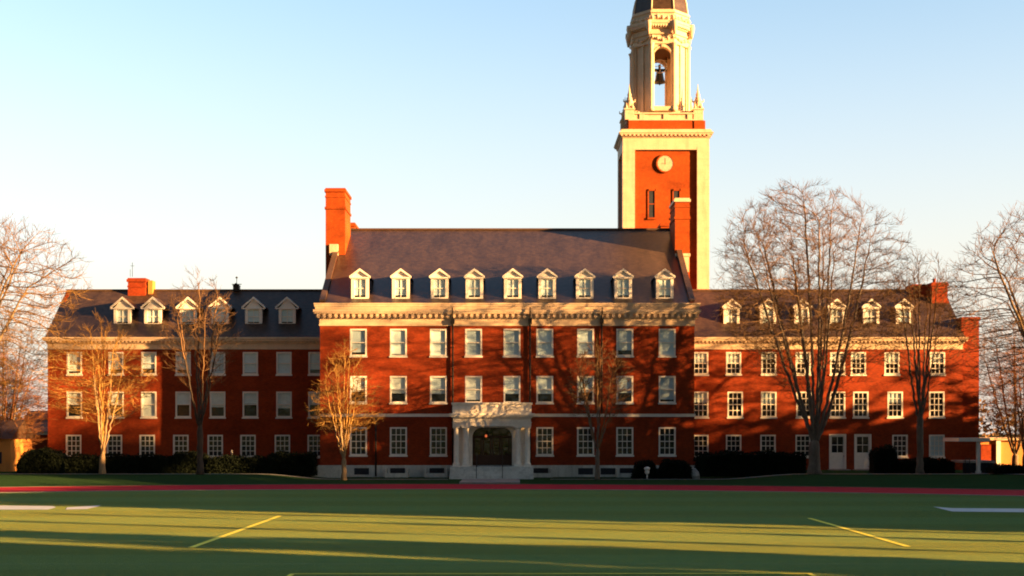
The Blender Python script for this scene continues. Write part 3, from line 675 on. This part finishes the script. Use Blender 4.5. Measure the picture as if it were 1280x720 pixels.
for k in range(8):
    wdt=ow if k%2==0 else .42
    zs=zb(53)-.35-wdt; zl=z0+.45
    if k%2==0:
        poly=[(-hs,z0),(hs,z0),(hs,z1),(-hs,z1)]
        # two jambs, sill, arch head
        fbox(bl,k,-hs,-wdt,z0,z1,ap-.55,ap); fbox(bl,k,wdt,hs,z0,z1,ap-.55,ap); fbox(bl,k,-wdt,wdt,z0,zl,ap-.6,ap+.08)
        arc=[(-wdt*math.cos(t),zs+wdt*math.sin(t)) for t in [math.pi*j/12 for j in range(13)]]
        for j in range(12):
            a,b=arc[j],arc[j+1]; fprism(bl,k,[a,b,(b[0],z1),(a[0],z1)],ap-.55,ap)
        # archivolt
        for j in range(12):
            a,b=arc[j],arc[j+1]; s_=1.16; c_=lambda p:(p[0]*s_,zs+(p[1]-zs)*s_)
            fprism(bl,k,[a,b,c_(b),c_(a)],ap-.02,ap+.07)
        fbox(bl,k,-.12,.12,zs+wdt,zs+wdt+.3,ap,ap+.14)
    else:
        fbox(bl,k,-hs,hs,z0,z1,ap-.5,ap-.12)
        for u in (-hs+.2,0,hs-.2): fbox(bl,k,u-.16,u+.16,z0,z1,ap-.13,ap+.02)
bl.build('belfry',M['stone'],T)
# engaged columns at the octagon's corners
for k in range(8):
    a=-math.pi/2+(k+.5)*math.pi/4; R=ap/math.cos(math.pi/8)
    q=MB(); q.lathe([(.34,0),(.34,.2),(.27,.3),(.25,.45),(.22,z1-z0-.6),(.26,z1-z0-.5),(.24,z1-z0-.35),(.36,z1-z0-.05),(.36,z1-z0)],(bc[0]+R*math.cos(a)*.985,bc[1]+R*math.sin(a)*.985,z0),12)
    q.build('column',M['stone'],T)
q=MB()
def oct_(mb,r,a,b,n=8): R=r/math.cos(math.pi/8); mb.lathe([(R,zb(a)),(R,zb(b))],(bc[0],bc[1],0),n,rot=.5,sm=False)
oct_(q,ap+.12,53,51); oct_(q,ap+.02,51,41); oct_(q,ap+.16,41,39.5)
oct_(q,ap+.08,39.5,34); oct_(q,ap+.26,34,31.5); oct_(q,ap+.46,31.5,28.5); oct_(q,ap+.52,28.5,26.5); oct_(q,ap+.36,26.5,24); oct_(q,ap+.02,24,14); oct_(q,ap+.14,14,11.5); oct_(q,ap-.1,11.5,9)
# garlands / consoles of the upper band
rnd=random.Random(11)
for k in range(8):
    for j in range(9):
        u=-hs*.9+hs*1.8*j/8; s=.14*(1 if j%2 else 1.5)
        p=facelocal(k,u,zb(46)+.15*math.cos(j*.8),ap+.03); q.lathe([(.02,-s),(s,-s*.3),(s,s*.3),(.02,s)],p,8)
        p=facelocal(k,u,zb(31),ap+.36); q.lathe([(.02,-.2),(.14,-.05),(.1,.16)],p,6)
        p=facelocal(k,u,zb(20)+rnd.uniform(-.1,.1),ap+.05); q.lathe([(.02,-s*1.3),(s*1.1,-s*.3),(s,s*.4),(.02,s*1.2)],p,8)
for k in range(8):
    p=facelocal(k,hs*1.0,zb(31),ap+.40); q.lathe([(.12,-.9),(.2,-.5),(.34,.1),(.3,.5)],p,10)
q.build('frieze',M['stone'],T)
q=MB(); R=ap/math.cos(math.pi/8); prof=[(R*.97,zb(9)),(R*.95,zb(4)),(R*.93,zb(-3)),(R*.86,zb(-14)),(R*.72,zb(-27)),(R*.5,zb(-38)),(R*.3,zb(-44)),(R*.28,zb(-46))]
q.lathe(prof,(bc[0],bc[1],0),8,rot=.5,sm=False); q.build('dome',M['slate'],T)
q=MB(); 
for k in range(8):
    a=-math.pi/2+(k+.5)*math.pi/4; q.tube([(bc[0]+r_*math.cos(a),bc[1]+r_*math.sin(a),z_) for r_,z_ in prof],.09,6)
q.lathe([(R*.32,zb(-45)),(R*.3,zb(-62)),(R*.38,zb(-63)),(R*.3,zb(-66)),(R*.12,zb(-74)),(.1,zb(-80)),(.03,zb(-100))],(bc[0],bc[1],0),8,sm=False)
q.build('lantern',M['stone'],T)
q=MB(); fl=zb(137); q.lathe([(R-.3,z1-.3),(R-.3,z1-.05)],(bc[0],bc[1],0),8,rot=.5,sm=False); q.build('belfry_ceiling',M['wood'],T)
zbell=zb(93)
Bl=empty('bell',(bc[0],bc[1],zbell),'grey bronze bell hanging in the open arch of the belfry','bell')
q=MB(); q.lathe([(.62,0),(.60,.08),(.48,.3),(.40,.75),(.34,1.05),(.2,1.2),(.05,1.22)],(0,0,0),24); q.build('bell_body',M['bell'],Bl,loc=(0,0,0))
q=MB(); q.box(-.75,.75,-.12,.12,1.22,1.45); q.box(-.12,.12,-.12,.12,1.4,1.9); q.tube([(-.7,0,1.3),(-.7,0,2.7)],.06,6); q.tube([(.7,0,1.3),(.7,0,2.7)],.06,6); q.build('yoke',M['iron'],Bl,loc=(0,0,0))
q=MB()
for k in range(20):
    a0=2*math.pi*k/20; a1=2*math.pi*(k+1)/20; q.tube([(.0+.7*math.cos(a0),-.5,1.6+.7*math.sin(a0)),(.7*math.cos(a1),-.5,1.6+.7*math.sin(a1))],.05,5)
q.tube([(-.7,-.5,1.6),(.7,-.5,1.6)],.03,4); q.tube([(0,-.5,.9),(0,-.5,2.3)],.03,4); q.build('bell_wheel',M['white'],Bl,loc=(0,0,0))
q=MB(); q.lathe([(.03,.9),(.03,-.05),(.1,-.15),(.03,-.25)],(0,0,0),8); q.build('clapper',M['iron'],Bl,loc=(0,0,0))

# ------------------------------------------------------------------ bare trees
def grow(prof, base_r, fork, seed, natt=1500, step=.42, tip=.011, up=.12, lean=(0,0), influence=5.0, kill=.62, twigs=3, twl=.9, hollow=.35, maxit=130, twr=.0125, upt=.55, limbs=8):
    """space colonisation inside a profile [(z, radius)...]; returns trunk MB, crown MB"""
    rnd=random.Random(seed); att=[]
    zs=[p[0] for p in prof]; zmin,zmax=zs[0],zs[-1]
    def rad(z): return float(np.interp(z,zs,[p[1] for p in prof]))
    rmax=max(p[1] for p in prof)
    while len(att)<natt:
        z=rnd.uniform(zmin,zmax); r=rad(z); x,y=rnd.uniform(-rmax,rmax),rnd.uniform(-rmax,rmax); d=math.hypot(x,y)
        ang=math.atan2(y,x); rr=r*(1+.16*math.sin(3*ang+seed)+.12*math.sin(5*ang+z*.9+seed*2))
        if d>rr: continue
        if d<rr*.6 and z<zmin+(zmax-zmin)*.8 and rnd.random()<hollow: continue
        sx_=(z-zmin)/(zmax-zmin)
        att.append(Vector((x+lean[0]*sx_,y+lean[1]*sx_,z)))
    nodes=[Vector((0,0,0))]; par=[-1]; z=0
    trunk_top=0
    while z<fork:
        z+=step; nodes.append(Vector((rnd.uniform(-.04,.04),rnd.uniform(-.04,.04),z))); par.append(len(nodes)-2)
    trunk_top=len(nodes)-1; zt_=zmax
    nl=limbs
    for k in range(nl):
        az=2*math.pi*(k+rnd.uniform(-.25,.25))/nl*1.0+seed; f_=k/max(1,nl-1)
        i0=min(len(nodes)-1,max(1,int((fork*(.82+.18*rnd.random()))/step)));
        ez=zmin+(zt_-zmin)*rnd.uniform(.55,.9); er=rad(ez)*rnd.uniform(.45,.85) if k else 0.1
        if k==0: ez=zmin+(zt_-zmin)*.93; i0=trunk_top
        e_=Vector((er*math.cos(az)+lean[0]*.6,er*math.sin(az),ez)); p0=nodes[i0].copy(); p1=p0+Vector((er*math.cos(az)*.42,er*math.sin(az)*.42,(ez-p0.z)*.28)); L_=(e_-p0).length; m_=max(3,int(L_/step)); prev=i0
        for j in range(1,m_+1):
            t=j/m_; q_=p0*(1-t)**2+p1*2*t*(1-t)+e_*t*t+Vector((rnd.gauss(0,.035),rnd.gauss(0,.035),0)); nodes.append(q_); par.append(prev); prev=len(nodes)-1
    alive=att; tried={}
    for it in range(maxit):
        kd=KDTree(len(nodes))
        for i,n_ in enumerate(nodes): kd.insert(n_,i)
        kd.balance(); dirs={}; rest=[]
        for a in alive:
            co_,i,d=kd.find(a)
            if d<kill: continue
            rest.append(a)
            if d<influence or it<30: dirs.setdefault(i,Vector((0,0,0))); dirs[i]+= (a-co_).normalized()
        alive=rest
        if not dirs: break
        added=0
        for i,dv in dirs.items():
            if tried.get(i,0)>=3: continue
            if dv.length<1e-4: continue
            d=dv.normalized()
            if par[i]>=0: d=d+ .8*(nodes[i]-nodes[par[i]]).normalized()
            d+=Vector((rnd.uniform(-.22,.22),rnd.uniform(-.22,.22),up+rnd.uniform(-.12,.12))); d.normalize()
            nodes.append(nodes[i]+d*step); par.append(i); tried[i]=tried.get(i,0)+1; added+=1
        if not added or len(nodes)>16000: break
    n=len(nodes); tips=[0]*n; ch=[[] for _ in range(n)]
    for i in range(n-1,0,-1):
        if tips[i]==0: tips[i]=1
        tips[par[i]]+=tips[i]
    for i in range(1,n): ch[par[i]].append(i)
    e=math.log(max(tips[0],2))/math.log(base_r/tip); rr=[tip*t_**(1/e) for t_ in tips]
    # root flare
    for i in range(n):
        if nodes[i].z<1.2 and nodes[i].length<1.6: rr[i]*=1+.45*(1-nodes[i].z/1.2)**2
    tk=MB(); cr=MB(); stack=[0]
    while stack:
        s0=stack.pop(); chain=[s0]
        if par[s0]>=0: chain=[par[s0],s0]
        cur=s0
        while ch[cur]:
            nx_=max(ch[cur],key=lambda c:tips[c])
            for c in ch[cur]:
                if c!=nx_: stack.append(c)
            chain.append(nx_); cur=nx_
        R_=[rr[c] for c in chain]
        if par[s0]>=0: R_[0]=min(R_[1]*1.15,R_[0])
        P_=[nodes[c] for c in chain]; 
        # split where it becomes thin : thick part in trunk mesh
        k=0
        while k<len(R_) and R_[k]>.055: k+=1
        if k>=2: tk.tube(P_[:k],R_[:k],8 if R_[0]>.12 else 6)
        if k<len(R_)-0:
            a=max(0,k-1)
            if len(P_)-a>=2: cr.tube(P_[a:],R_[a:],4 if R_[a]>.03 else 3)
    for i in range(1,n):
        if rr[i]<.045 and nodes[i].z>fork*.7:
            for _ in range(twigs if tips[i]<=4 else 1):
                d=(nodes[i]-nodes[par[i]]).normalized()+Vector((rnd.gauss(0,.55),rnd.gauss(0,.55),rnd.gauss(0,.4)+upt*.6)); d.normalize()
                l=twl*rnd.uniform(.5,1.25); p0=nodes[i]; p1=p0+d*l*.5; d2=(d+Vector((rnd.gauss(0,.2),rnd.gauss(0,.2),rnd.gauss(0,.15)+.18))).normalized(); p2=p1+d2*l*.5
                cr.tube([p0,p1,p2],[twr,twr*.8,twr*.4],3)
                if rnd.random()<.7:
                    d3=(d2+Vector((rnd.gauss(0,.6),rnd.gauss(0,.6),rnd.gauss(0,.5)))).normalized(); cr.tube([p1,p1+d3*l*.4],[twr*.7,twr*.3],3)
    return tk,cr
def tree(loc,label,mats,name='bare_tree',group=None,**kw):
    t=empty(name,loc,label,'tree',group); a,b=grow(**kw)
    a.build('trunk',mats[0],t,loc=(0,0,0),fix=False); b.build('branches',mats[1],t,loc=(0,0,0),fix=False); return t
def gz(x,y): return lawn_h(x,y)-.03
def at(px,Y): x=wx(px,Y); return (x,Y,gz(x,Y))
G='bare winter trees on the lawn in front of the brick building'
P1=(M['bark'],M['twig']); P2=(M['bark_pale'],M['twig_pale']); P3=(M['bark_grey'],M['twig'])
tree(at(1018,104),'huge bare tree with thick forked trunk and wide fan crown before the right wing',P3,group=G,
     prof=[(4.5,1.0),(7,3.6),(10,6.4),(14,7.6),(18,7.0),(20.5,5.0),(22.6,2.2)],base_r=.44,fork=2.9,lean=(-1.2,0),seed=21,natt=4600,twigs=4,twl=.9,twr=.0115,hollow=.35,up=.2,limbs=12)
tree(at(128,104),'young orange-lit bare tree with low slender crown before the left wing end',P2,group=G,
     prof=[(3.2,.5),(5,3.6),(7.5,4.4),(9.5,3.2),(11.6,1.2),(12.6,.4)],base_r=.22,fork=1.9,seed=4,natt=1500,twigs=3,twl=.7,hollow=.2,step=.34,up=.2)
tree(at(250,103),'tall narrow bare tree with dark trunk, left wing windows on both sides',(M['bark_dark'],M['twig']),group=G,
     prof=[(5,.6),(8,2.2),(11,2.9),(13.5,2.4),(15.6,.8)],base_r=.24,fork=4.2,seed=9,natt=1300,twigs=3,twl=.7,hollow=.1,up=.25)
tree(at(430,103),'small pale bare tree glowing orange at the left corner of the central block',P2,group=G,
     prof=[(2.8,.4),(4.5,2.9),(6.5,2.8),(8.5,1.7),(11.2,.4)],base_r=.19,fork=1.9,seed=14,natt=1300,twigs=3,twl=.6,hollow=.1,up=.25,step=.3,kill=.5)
tree(at(747,103.5),'small bare tree right of the portico with slim grey trunk',(M['bark_grey'],M['twig']),group=G,
     prof=[(3.4,.4),(5,1.8),(7,2.7),(9,2.2),(11,.5)],base_r=.17,fork=2.6,seed=33,natt=1200,twigs=3,twl=.6,hollow=.1,up=.2,step=.3,kill=.5)
tree(at(1150,105),'straight dark-trunked bare tree beside the blinded window of the right wing',P3,group=G,
     prof=[(5.5,.6),(8,2.6),(11,3.6),(14.5,3.2),(17.5,1.0)],base_r=.27,fork=5.0,seed=41,natt=1500,twigs=3,twl=.8,hollow=.2,up=.2)
tree((-46.5,106,gz(-46.5,106)),'large leaning bare tree at the far left edge, crown cut by the frame',(M['bark'],M['twig_mid']),group=G,
     prof=[(3.5,1.5),(7,6.5),(11,9.0),(15,9.5),(18,7.8),(20.6,4)],base_r=.45,fork=2.4,seed=52,natt=4200,limbs=13,twigs=2,twl=1.0,hollow=.4,lean=(3.0,0),twr=.015,tip=.016,up=.14)
tree((43.0,100,gz(43,100)),'large spreading bare tree at the far right edge, crown cut by the frame',P1,group=G,
     prof=[(4,1.5),(7,6.0),(11,8.8),(15,8.8),(18,7.0),(20.8,3)],base_r=.46,fork=2.6,seed=63,natt=4200,limbs=13,twigs=2,twl=1.0,hollow=.4,lean=(-1.0,0),twr=.014,tip=.015,up=.14)
G2='bare trees standing behind the ends of the building'
tree((-45.5,118,.4),'background bare tree behind the left end wall and shed',P2,group=G2,
     prof=[(2,1.5),(5,4.2),(9,5),(12,3.2),(13.5,1)],base_r=.3,fork=1.2,seed=71,natt=800,twigs=3,twl=1.1,hollow=.1)
tree((46.5,122,.4),'background bare tree behind the orange-lit low building at right',P1,group=G2,
     prof=[(2,1.5),(5,4.6),(9,5.4),(12,4),(14,1)],base_r=.3,fork=1.6,seed=72,natt=900,twigs=3,twl=1.1,hollow=.1)
tree((53,128,.4),'farther background bare tree at the right edge',P1,group=G2,
     prof=[(2,1.5),(5,4.6),(9,5.4),(12,4),(14,1)],base_r=.3,fork=1.6,seed=73,natt=800,twigs=3,twl=1.1,hollow=.1)
tree((-54,126,.4),'farther background bare tree at the left edge',P2,group=G2,
     prof=[(2,1.5),(6,5.6),(10,6.4),(14,5),(17,1)],base_r=.3,fork=1.6,seed=74,natt=900,twigs=3,twl=1.1,hollow=.1)

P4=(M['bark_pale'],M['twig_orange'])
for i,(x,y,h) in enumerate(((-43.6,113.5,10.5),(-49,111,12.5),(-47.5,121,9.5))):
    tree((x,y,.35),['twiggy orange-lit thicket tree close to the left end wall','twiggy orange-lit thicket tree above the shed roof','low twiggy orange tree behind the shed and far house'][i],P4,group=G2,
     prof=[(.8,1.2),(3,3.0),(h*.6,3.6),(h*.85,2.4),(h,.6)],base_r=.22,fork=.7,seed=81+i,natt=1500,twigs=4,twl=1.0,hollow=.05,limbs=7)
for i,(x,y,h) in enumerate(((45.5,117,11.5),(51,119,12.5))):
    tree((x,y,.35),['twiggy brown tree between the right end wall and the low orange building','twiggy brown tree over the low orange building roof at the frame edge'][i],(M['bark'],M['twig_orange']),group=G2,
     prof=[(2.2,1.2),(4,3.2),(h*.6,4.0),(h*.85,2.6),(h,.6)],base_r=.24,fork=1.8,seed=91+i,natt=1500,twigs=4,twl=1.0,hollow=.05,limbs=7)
# ------------------------------------------------------------------ hedges and bushes
def leafy(shape, n, size, rnd, core=True):
    """shape: function(u,v,w)->point on/in volume. returns leaf MB"""
    q=MB()
    for _ in range(n):
        p=Vector(shape(rnd)); a=Vector((rnd.gauss(0,1),rnd.gauss(0,1),rnd.gauss(0,1))).normalized(); b=a.orthogonal().normalized(); b=Matrix.Rotation(rnd.uniform(0,6.28),3,a)@b; c=a.cross(b)
        s=size*rnd.uniform(.6,1.3); q.add([p-b*s,p+c*s*.5,p+b*s,p-c*s*.5],[(0,1,2,3)])
    return q
def hedge(x0,x1,y0,y1,h,label,name='hedge',group=None,seed=0,rounded=.35):
    rnd=random.Random(seed); cx,cy=(x0+x1)/2,(y0+y1)/2; z0=gz(cx,cy); hx,hy=(x1-x0)/2,(y1-y0)/2
    e=empty(name,(cx,cy,z0),label,'hedge' if name=='hedge' else 'bush',group)
    def top(x):
        t=abs(x)/hx; return h*(1-rounded*max(0,(t-.55)/.45)**2)*(1+.05*math.sin(x*2.1+seed)+.03*math.sin(x*5.3))
    def sh(r):
        f=r.random(); x=r.uniform(-hx,hx); H=top(x); j=r.gauss(0,.07)
        k=1-.25*max(0,(abs(x)/hx-.8)/.2)
        if f<.55: return (x,-hy*k+j,r.uniform(0,H))
        if f<.8: return (x,r.uniform(-hy,hy)*k,H+j)
        if f<.9: return (x,hy*k+j,r.uniform(0,H))
        s=r.choice((-1,1)); return (s*hx+j,r.uniform(-hy,hy)*.8,r.uniform(0,top(hx*.98)))
    area=2*hx*h*2+2*hx*2*hy
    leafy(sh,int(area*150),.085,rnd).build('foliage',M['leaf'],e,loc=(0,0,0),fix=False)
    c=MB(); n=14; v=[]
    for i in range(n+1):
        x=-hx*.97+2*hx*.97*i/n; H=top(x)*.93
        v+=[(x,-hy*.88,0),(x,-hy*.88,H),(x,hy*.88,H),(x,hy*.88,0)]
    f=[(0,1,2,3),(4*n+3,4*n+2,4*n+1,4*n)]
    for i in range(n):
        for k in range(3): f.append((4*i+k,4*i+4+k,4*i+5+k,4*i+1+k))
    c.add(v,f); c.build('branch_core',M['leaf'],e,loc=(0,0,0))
GH='clipped evergreen hedges along the foot of the building'
hedge(wx(24,106),wx(84,106),105.2,107.5,1.85,'rounded dark hedge at the far left corner of the building',group=GH,seed=1,rounded=.6)
hedge(wx(85,107),wx(214,107),105.8,107.4,1.45,'long dark hedge under the left wing windows behind the young tree',group=GH,seed=2,rounded=.12)
hedge(wx(262,107),wx(338,107),105.8,107.2,1.35,'low dark hedge below two blue windows of the left wing',group=GH,seed=3,rounded=.2)
hedge(wx(338,107),wx(396,107),105.6,107.4,1.75,'tall boxy dark hedge touching the left corner of the central block',group=GH,seed=4,rounded=.1)
hedge(wx(214,107),wx(262,107),106.2,107.2,1.6,'short hedge piece behind the tall narrow tree',group=GH,seed=14,rounded=.1)
hedge(wx(870,107),wx(1004,107),105.8,107.8,1.9,'long dark hedge under the left windows of the right wing',group=GH,seed=5,rounded=.12)
hedge(wx(1089,107),wx(1119,107),106.2,107.8,2.1,'tall narrow dark hedge right of the two white doors',group=GH,seed=6,rounded=.2)
hedge(wx(1120,107),wx(1190,107),106.2,107.6,1.15,'low dark hedge at the foot of the blinded window, right wing',group=GH,seed=7,rounded=.2)
hedge(wx(791,106),wx(822,106),105,107.2,1.3,'small round dark bush in front of the pale foundation',name='bush',seed=8,rounded=.75,group='round bushes by the foundation')
hedge(wx(823,106),wx(866,106),105,107.6,1.4,'wide domed dark bush at the right corner of the central block',name='bush',seed=9,rounded=.75,group='round bushes by the foundation')
hedge(wx(1238,104),wx(1300,104),103,105.4,.7,'dark hedge in front of the orange-lit low building at right',group=GH,seed=10,rounded=.3)
# ------------------------------------------------------------------ small things
def thing_mesh(q,name,mat,label,cat,loc): 
    o=q.build(name,mat,None,loc=loc); return tag(o,label,cat)
rr=random.Random(2)
q=MB(); q.lathe([(.3,-.1),(.42,.15),(.36,.45),(.2,.72),(.05,.8)],(0,0,0),9,sm=False)
q.v=[(x*(1+rr.uniform(-.15,.15))+z*-.25,y,z*(1+rr.uniform(-.1,.1))) for x,y,z in q.v]
thing_mesh(q,'boulder',M['rock'],'pale leaning boulder beside the domed bush at the central block corner','rock',(wx(868.5,105.5),105.3,.22))
L=empty('path_light',(wx(809.5,104),104.4,.16),'small white globe path light in front of the round dark bush','light')
q=MB(); q.tube([(0,0,0),(0,0,.35)],.05,8); q.build('post',M['white'],L,loc=(0,0,0))
q=MB(); q.lathe([(.05,.33),(.15,.42),(.19,.55),(.14,.68),(.22,.74),(.24,.86),(.1,.95)],(0,0,0),12); q.build('lamp_globe',M['white'],L,loc=(0,0,0))
L=empty('birdbath',(wx(289,108),108.2,gz(wx(289,108),108.2)-.1),'pale stone birdbath showing just above the low left hedge','birdbath')
q=MB(); q.lathe([(.3,0),(.28,.1),(.12,.2),(.1,1.2),(.16,1.28)],(0,0,0),12); q.build('pedestal',M['rock'],L,loc=(0,0,0))
q=MB(); q.lathe([(.1,1.26),(.42,1.38),(.46,1.46),(.38,1.46),(.1,1.36)],(0,0,0),16); q.lathe([(.05,1.36),(.08,1.7),(.1,1.85),(.03,2.0)],(0,0,0),8); q.build('basin',M['rock'],L,loc=(0,0,0))
# sunlit low building at right
Rb=empty('outbuilding',(50,127,0),'low sunlit orange stucco building with flat roof at the far right','building')
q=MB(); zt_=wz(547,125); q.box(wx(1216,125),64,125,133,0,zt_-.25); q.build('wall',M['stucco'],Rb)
q=MB(); q.box(wx(1214,125),64.3,124.6,133.4,zt_-.25,zt_); q.build('roof',M['stone'],Rb)
q=MB(); a=wx(1236,125); q.box(a-.75,a+.75,124.93,124.99,.3,2.7); q.build('door',M['brick'],Rb)
q=MB(); a=wx(1247,125); q.box(a-.2,a+.2,124.75,124.99,0,zt_-.26); q.build('pillar',M['white'],Rb)
for xx in (50.5,54,57.5):
    q=MB(); q.box(xx-.6,xx+.6,124.94,124.99,1.1,2.4); q.build('window',M['inside'],Rb)
# left shed
Lb=empty('garden_shed',(-47,112.5,0),'bright orange-lit low shed at the far left edge behind the hedge','building')
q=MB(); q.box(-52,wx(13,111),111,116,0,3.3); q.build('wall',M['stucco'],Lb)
q=MB(); q.prism([(110.6,3.3),(113.5,4.9),(116.4,3.3)],'x',-52.3,wx(13,111)+.25); q.build('roof',M['slate'],Lb)
q=MB(); q.box(-45.2,-44.3,110.95,111,.2,2.2); q.build('door',M['white'],Lb)
q=MB(); q.box(-43.7,-42.9,110.95,111,1.2,2.2); q.build('window',M['inside'],Lb)
Lf=empty('far_house',(-46,140,0),'distant low house with pale band seen between shed and left wing','building')
q=MB(); q.box(-52,-46.5,140,146,0,3.6); q.build('wall',M['brick'],Lf)
q=MB(); q.box(-52.2,-46.3,139.8,146.2,3.6,3.9); q.build('roof_edge',M['white'],Lf); q=MB(); q.prism([(139.6,3.9),(143,6.2),(146.4,3.9)],'x',-52.4,-46.1); q.build('roof',M['copper'],Lf)
# porch / shelter at the right wing end
Sx=lambda p: wx(p,105.5)
Sh=empty('side_porch',(Sx(1222),105.5,gz(Sx(1222),105.5)),'small white-roofed side porch with white post and dark lattice at the right wing end','porch')
z=gz(Sx(1222),105.5)
q=MB(); q.box(Sx(1197),Sx(1236),105.2,109,wz(552,105.2),wz(547.5,105.2)); q.build('roof',M['white'],Sh)
for p in (1223,):
    q=MB(); q.box(Sx(p)-.13,Sx(p)+.13,105.4,105.66,z,wz(552,105.4)-.01); q.box(Sx(p)-.18,Sx(p)+.18,105.35,105.71,z,z+.25); q.build('post',M['white'],Sh)
q=MB(); q.box(Sx(1206),Sx(1246),105.8,108.8,wz(576,105.5)-.18,wz(576,105.5)); q.build('landing',M['concrete'],Sh)
q=MB()
for i in range(18):
    x=Sx(1208)+(Sx(1245)-Sx(1208))*i/17; q.box(x-.05,x+.05,105.95,106.0,z-.1,wz(576,105.5)-.181)
q.box(Sx(1207),Sx(1245),106.1,106.2,z-.1,wz(576,105.5)-.19); q.build('lattice',M['inside'],Sh)
q=MB(); q.tube([(Sx(1206),105.3,z),(Sx(1206),105.3,z+1.3)],.03,6); q.tube([(Sx(1211),105.3,z),(Sx(1211),105.3,z+1.3)],.03,6); q.tube([(Sx(1206),105.3,z+1.25),(Sx(1211),105.3,z+1.25)],.03,6); q.build('handrail',M['iron'],Sh)
g=MB(); 
g.add([(x,y,lawn_h(x,y)+.06) for x,y in ((Sx(1208),104.3),(Sx(1258),101.2),(Sx(1262),102.6),(Sx(1212),105.3))],[(0,1,2,3)]); tag(g.build('porch_path',M['path']),kind='structure')

# ------------------------------------------------------------------ unseen tree mass added right of the field, shaped to cast the long shadows
s2=Vector((math.sin(SUN_AZ),math.cos(SUN_AZ),0)); p2=Vector((-s2.y,s2.x,0))
if p2.y<0: p2=-p2
def hprof(c):
    tbl=[(-40,15),(20,15),(34.9,14),(35.6,1),(37.0,1),(37.6,13.5),(40.3,13.5),(41.2,1),(54,1),(55,14),(58,16.5),(79,16.8),(81.5,21.5),(84,19.5),(85.4,18.2),(85.8,29),(87.2,29),(87.6,16.5),(88,15.8),(91,15.8),(92.3,23.5),(95,22.5),(96,20.8),(97.2,20.0),(97.6,18.6),(100.2,17.6),(100.6,18.8),(107.6,16),(113,16),(122,13.5),(126,13),(130,4)]  # heights shaped band by band to place shade; tall spike added to shade one tree
    return float(np.interp(c,[t[0] for t in tbl],[t[1] for t in tbl]))
rnd=random.Random(99); wq=MB()
def clump(c,a,z,r,n,size):
    ctr=s2*a+p2*c
    for _ in range(n):
        d=Vector((rnd.gauss(0,1),rnd.gauss(0,1),rnd.gauss(0,1))).normalized()*r*rnd.random()**.5
        p=ctr+Vector((0,0,z))+d
        if p.z<0: continue
        u=Vector((rnd.gauss(0,1),rnd.gauss(0,1),rnd.gauss(0,1))).normalized(); b=u.orthogonal().normalized(); c2=u.cross(b); s=size*rnd.uniform(.6,1.3)
        wq.add([p-b*s,p+c2*s*.6,p+b*s,p-c2*s*.6],[(0,1,2,3)])
c=-30.
while c<128:
    H=hprof(c); z=.8
    while z<H:
        last = z>H-2.2
        clump(c,36+rnd.uniform(-2.5,2.5),z,1.5 if not last else 1.2,48 if not last else 26,.80 if not last else .55); z+=1.5
    c+=1.5
# scattered taller sprays above the mass throw the streaks on the wall
for _ in range(95):
    c=rnd.uniform(96.5,124); H=hprof(c); clump(c,36+rnd.uniform(-3,3),H+rnd.random()**1.8*3.0,.7,8,.28)
for _ in range(260):  # high sprays added to dim the sun on the left wing
    c=rnd.uniform(89.8,96.8); clump(c,36+rnd.uniform(-3,3),rnd.uniform(20,38),.8,9,.30)
for _ in range(5):
    c=rnd.uniform(43,54); clump(c,36+rnd.uniform(-3,3),rnd.uniform(2,13),.55,10,.35)
for c in (44.6,49.4,52.8):  # lone trunks in the gap draw thin dark bars on the turf
    p=s2*36+p2*c; wq.tube([(p.x,p.y,0),(p.x,p.y,12)],[.22,.12],6)
    for _ in range(14): clump(c,36,rnd.uniform(6,13.5),.42,10,.3)
o=wq.build('shadow_woods',M['leaf2'],fix=False); tag(o,kind='stuff')
# distant woods closing the horizon
fq=MB(); rnd=random.Random(5)
for i in range(420):
    x=-420+840*i/420; 
    if -60<x<60: continue
    H=rnd.uniform(7,12)
    for _ in range(60):
        p=Vector((x+rnd.gauss(0,1.8),300+rnd.uniform(-5,5)+abs(x)*.05,rnd.random()*H)); u=Vector((rnd.gauss(0,1),rnd.gauss(0,1),rnd.gauss(0,1))).normalized(); b=u.orthogonal().normalized(); c2=u.cross(b); s=.7
        fq.add([p-b*s,p+c2*s*.5,p+b*s,p-c2*s*.5],[(0,1,2,3)])
tag(fq.build('distant_woods',M['twig'],fix=False),kind='stuff')
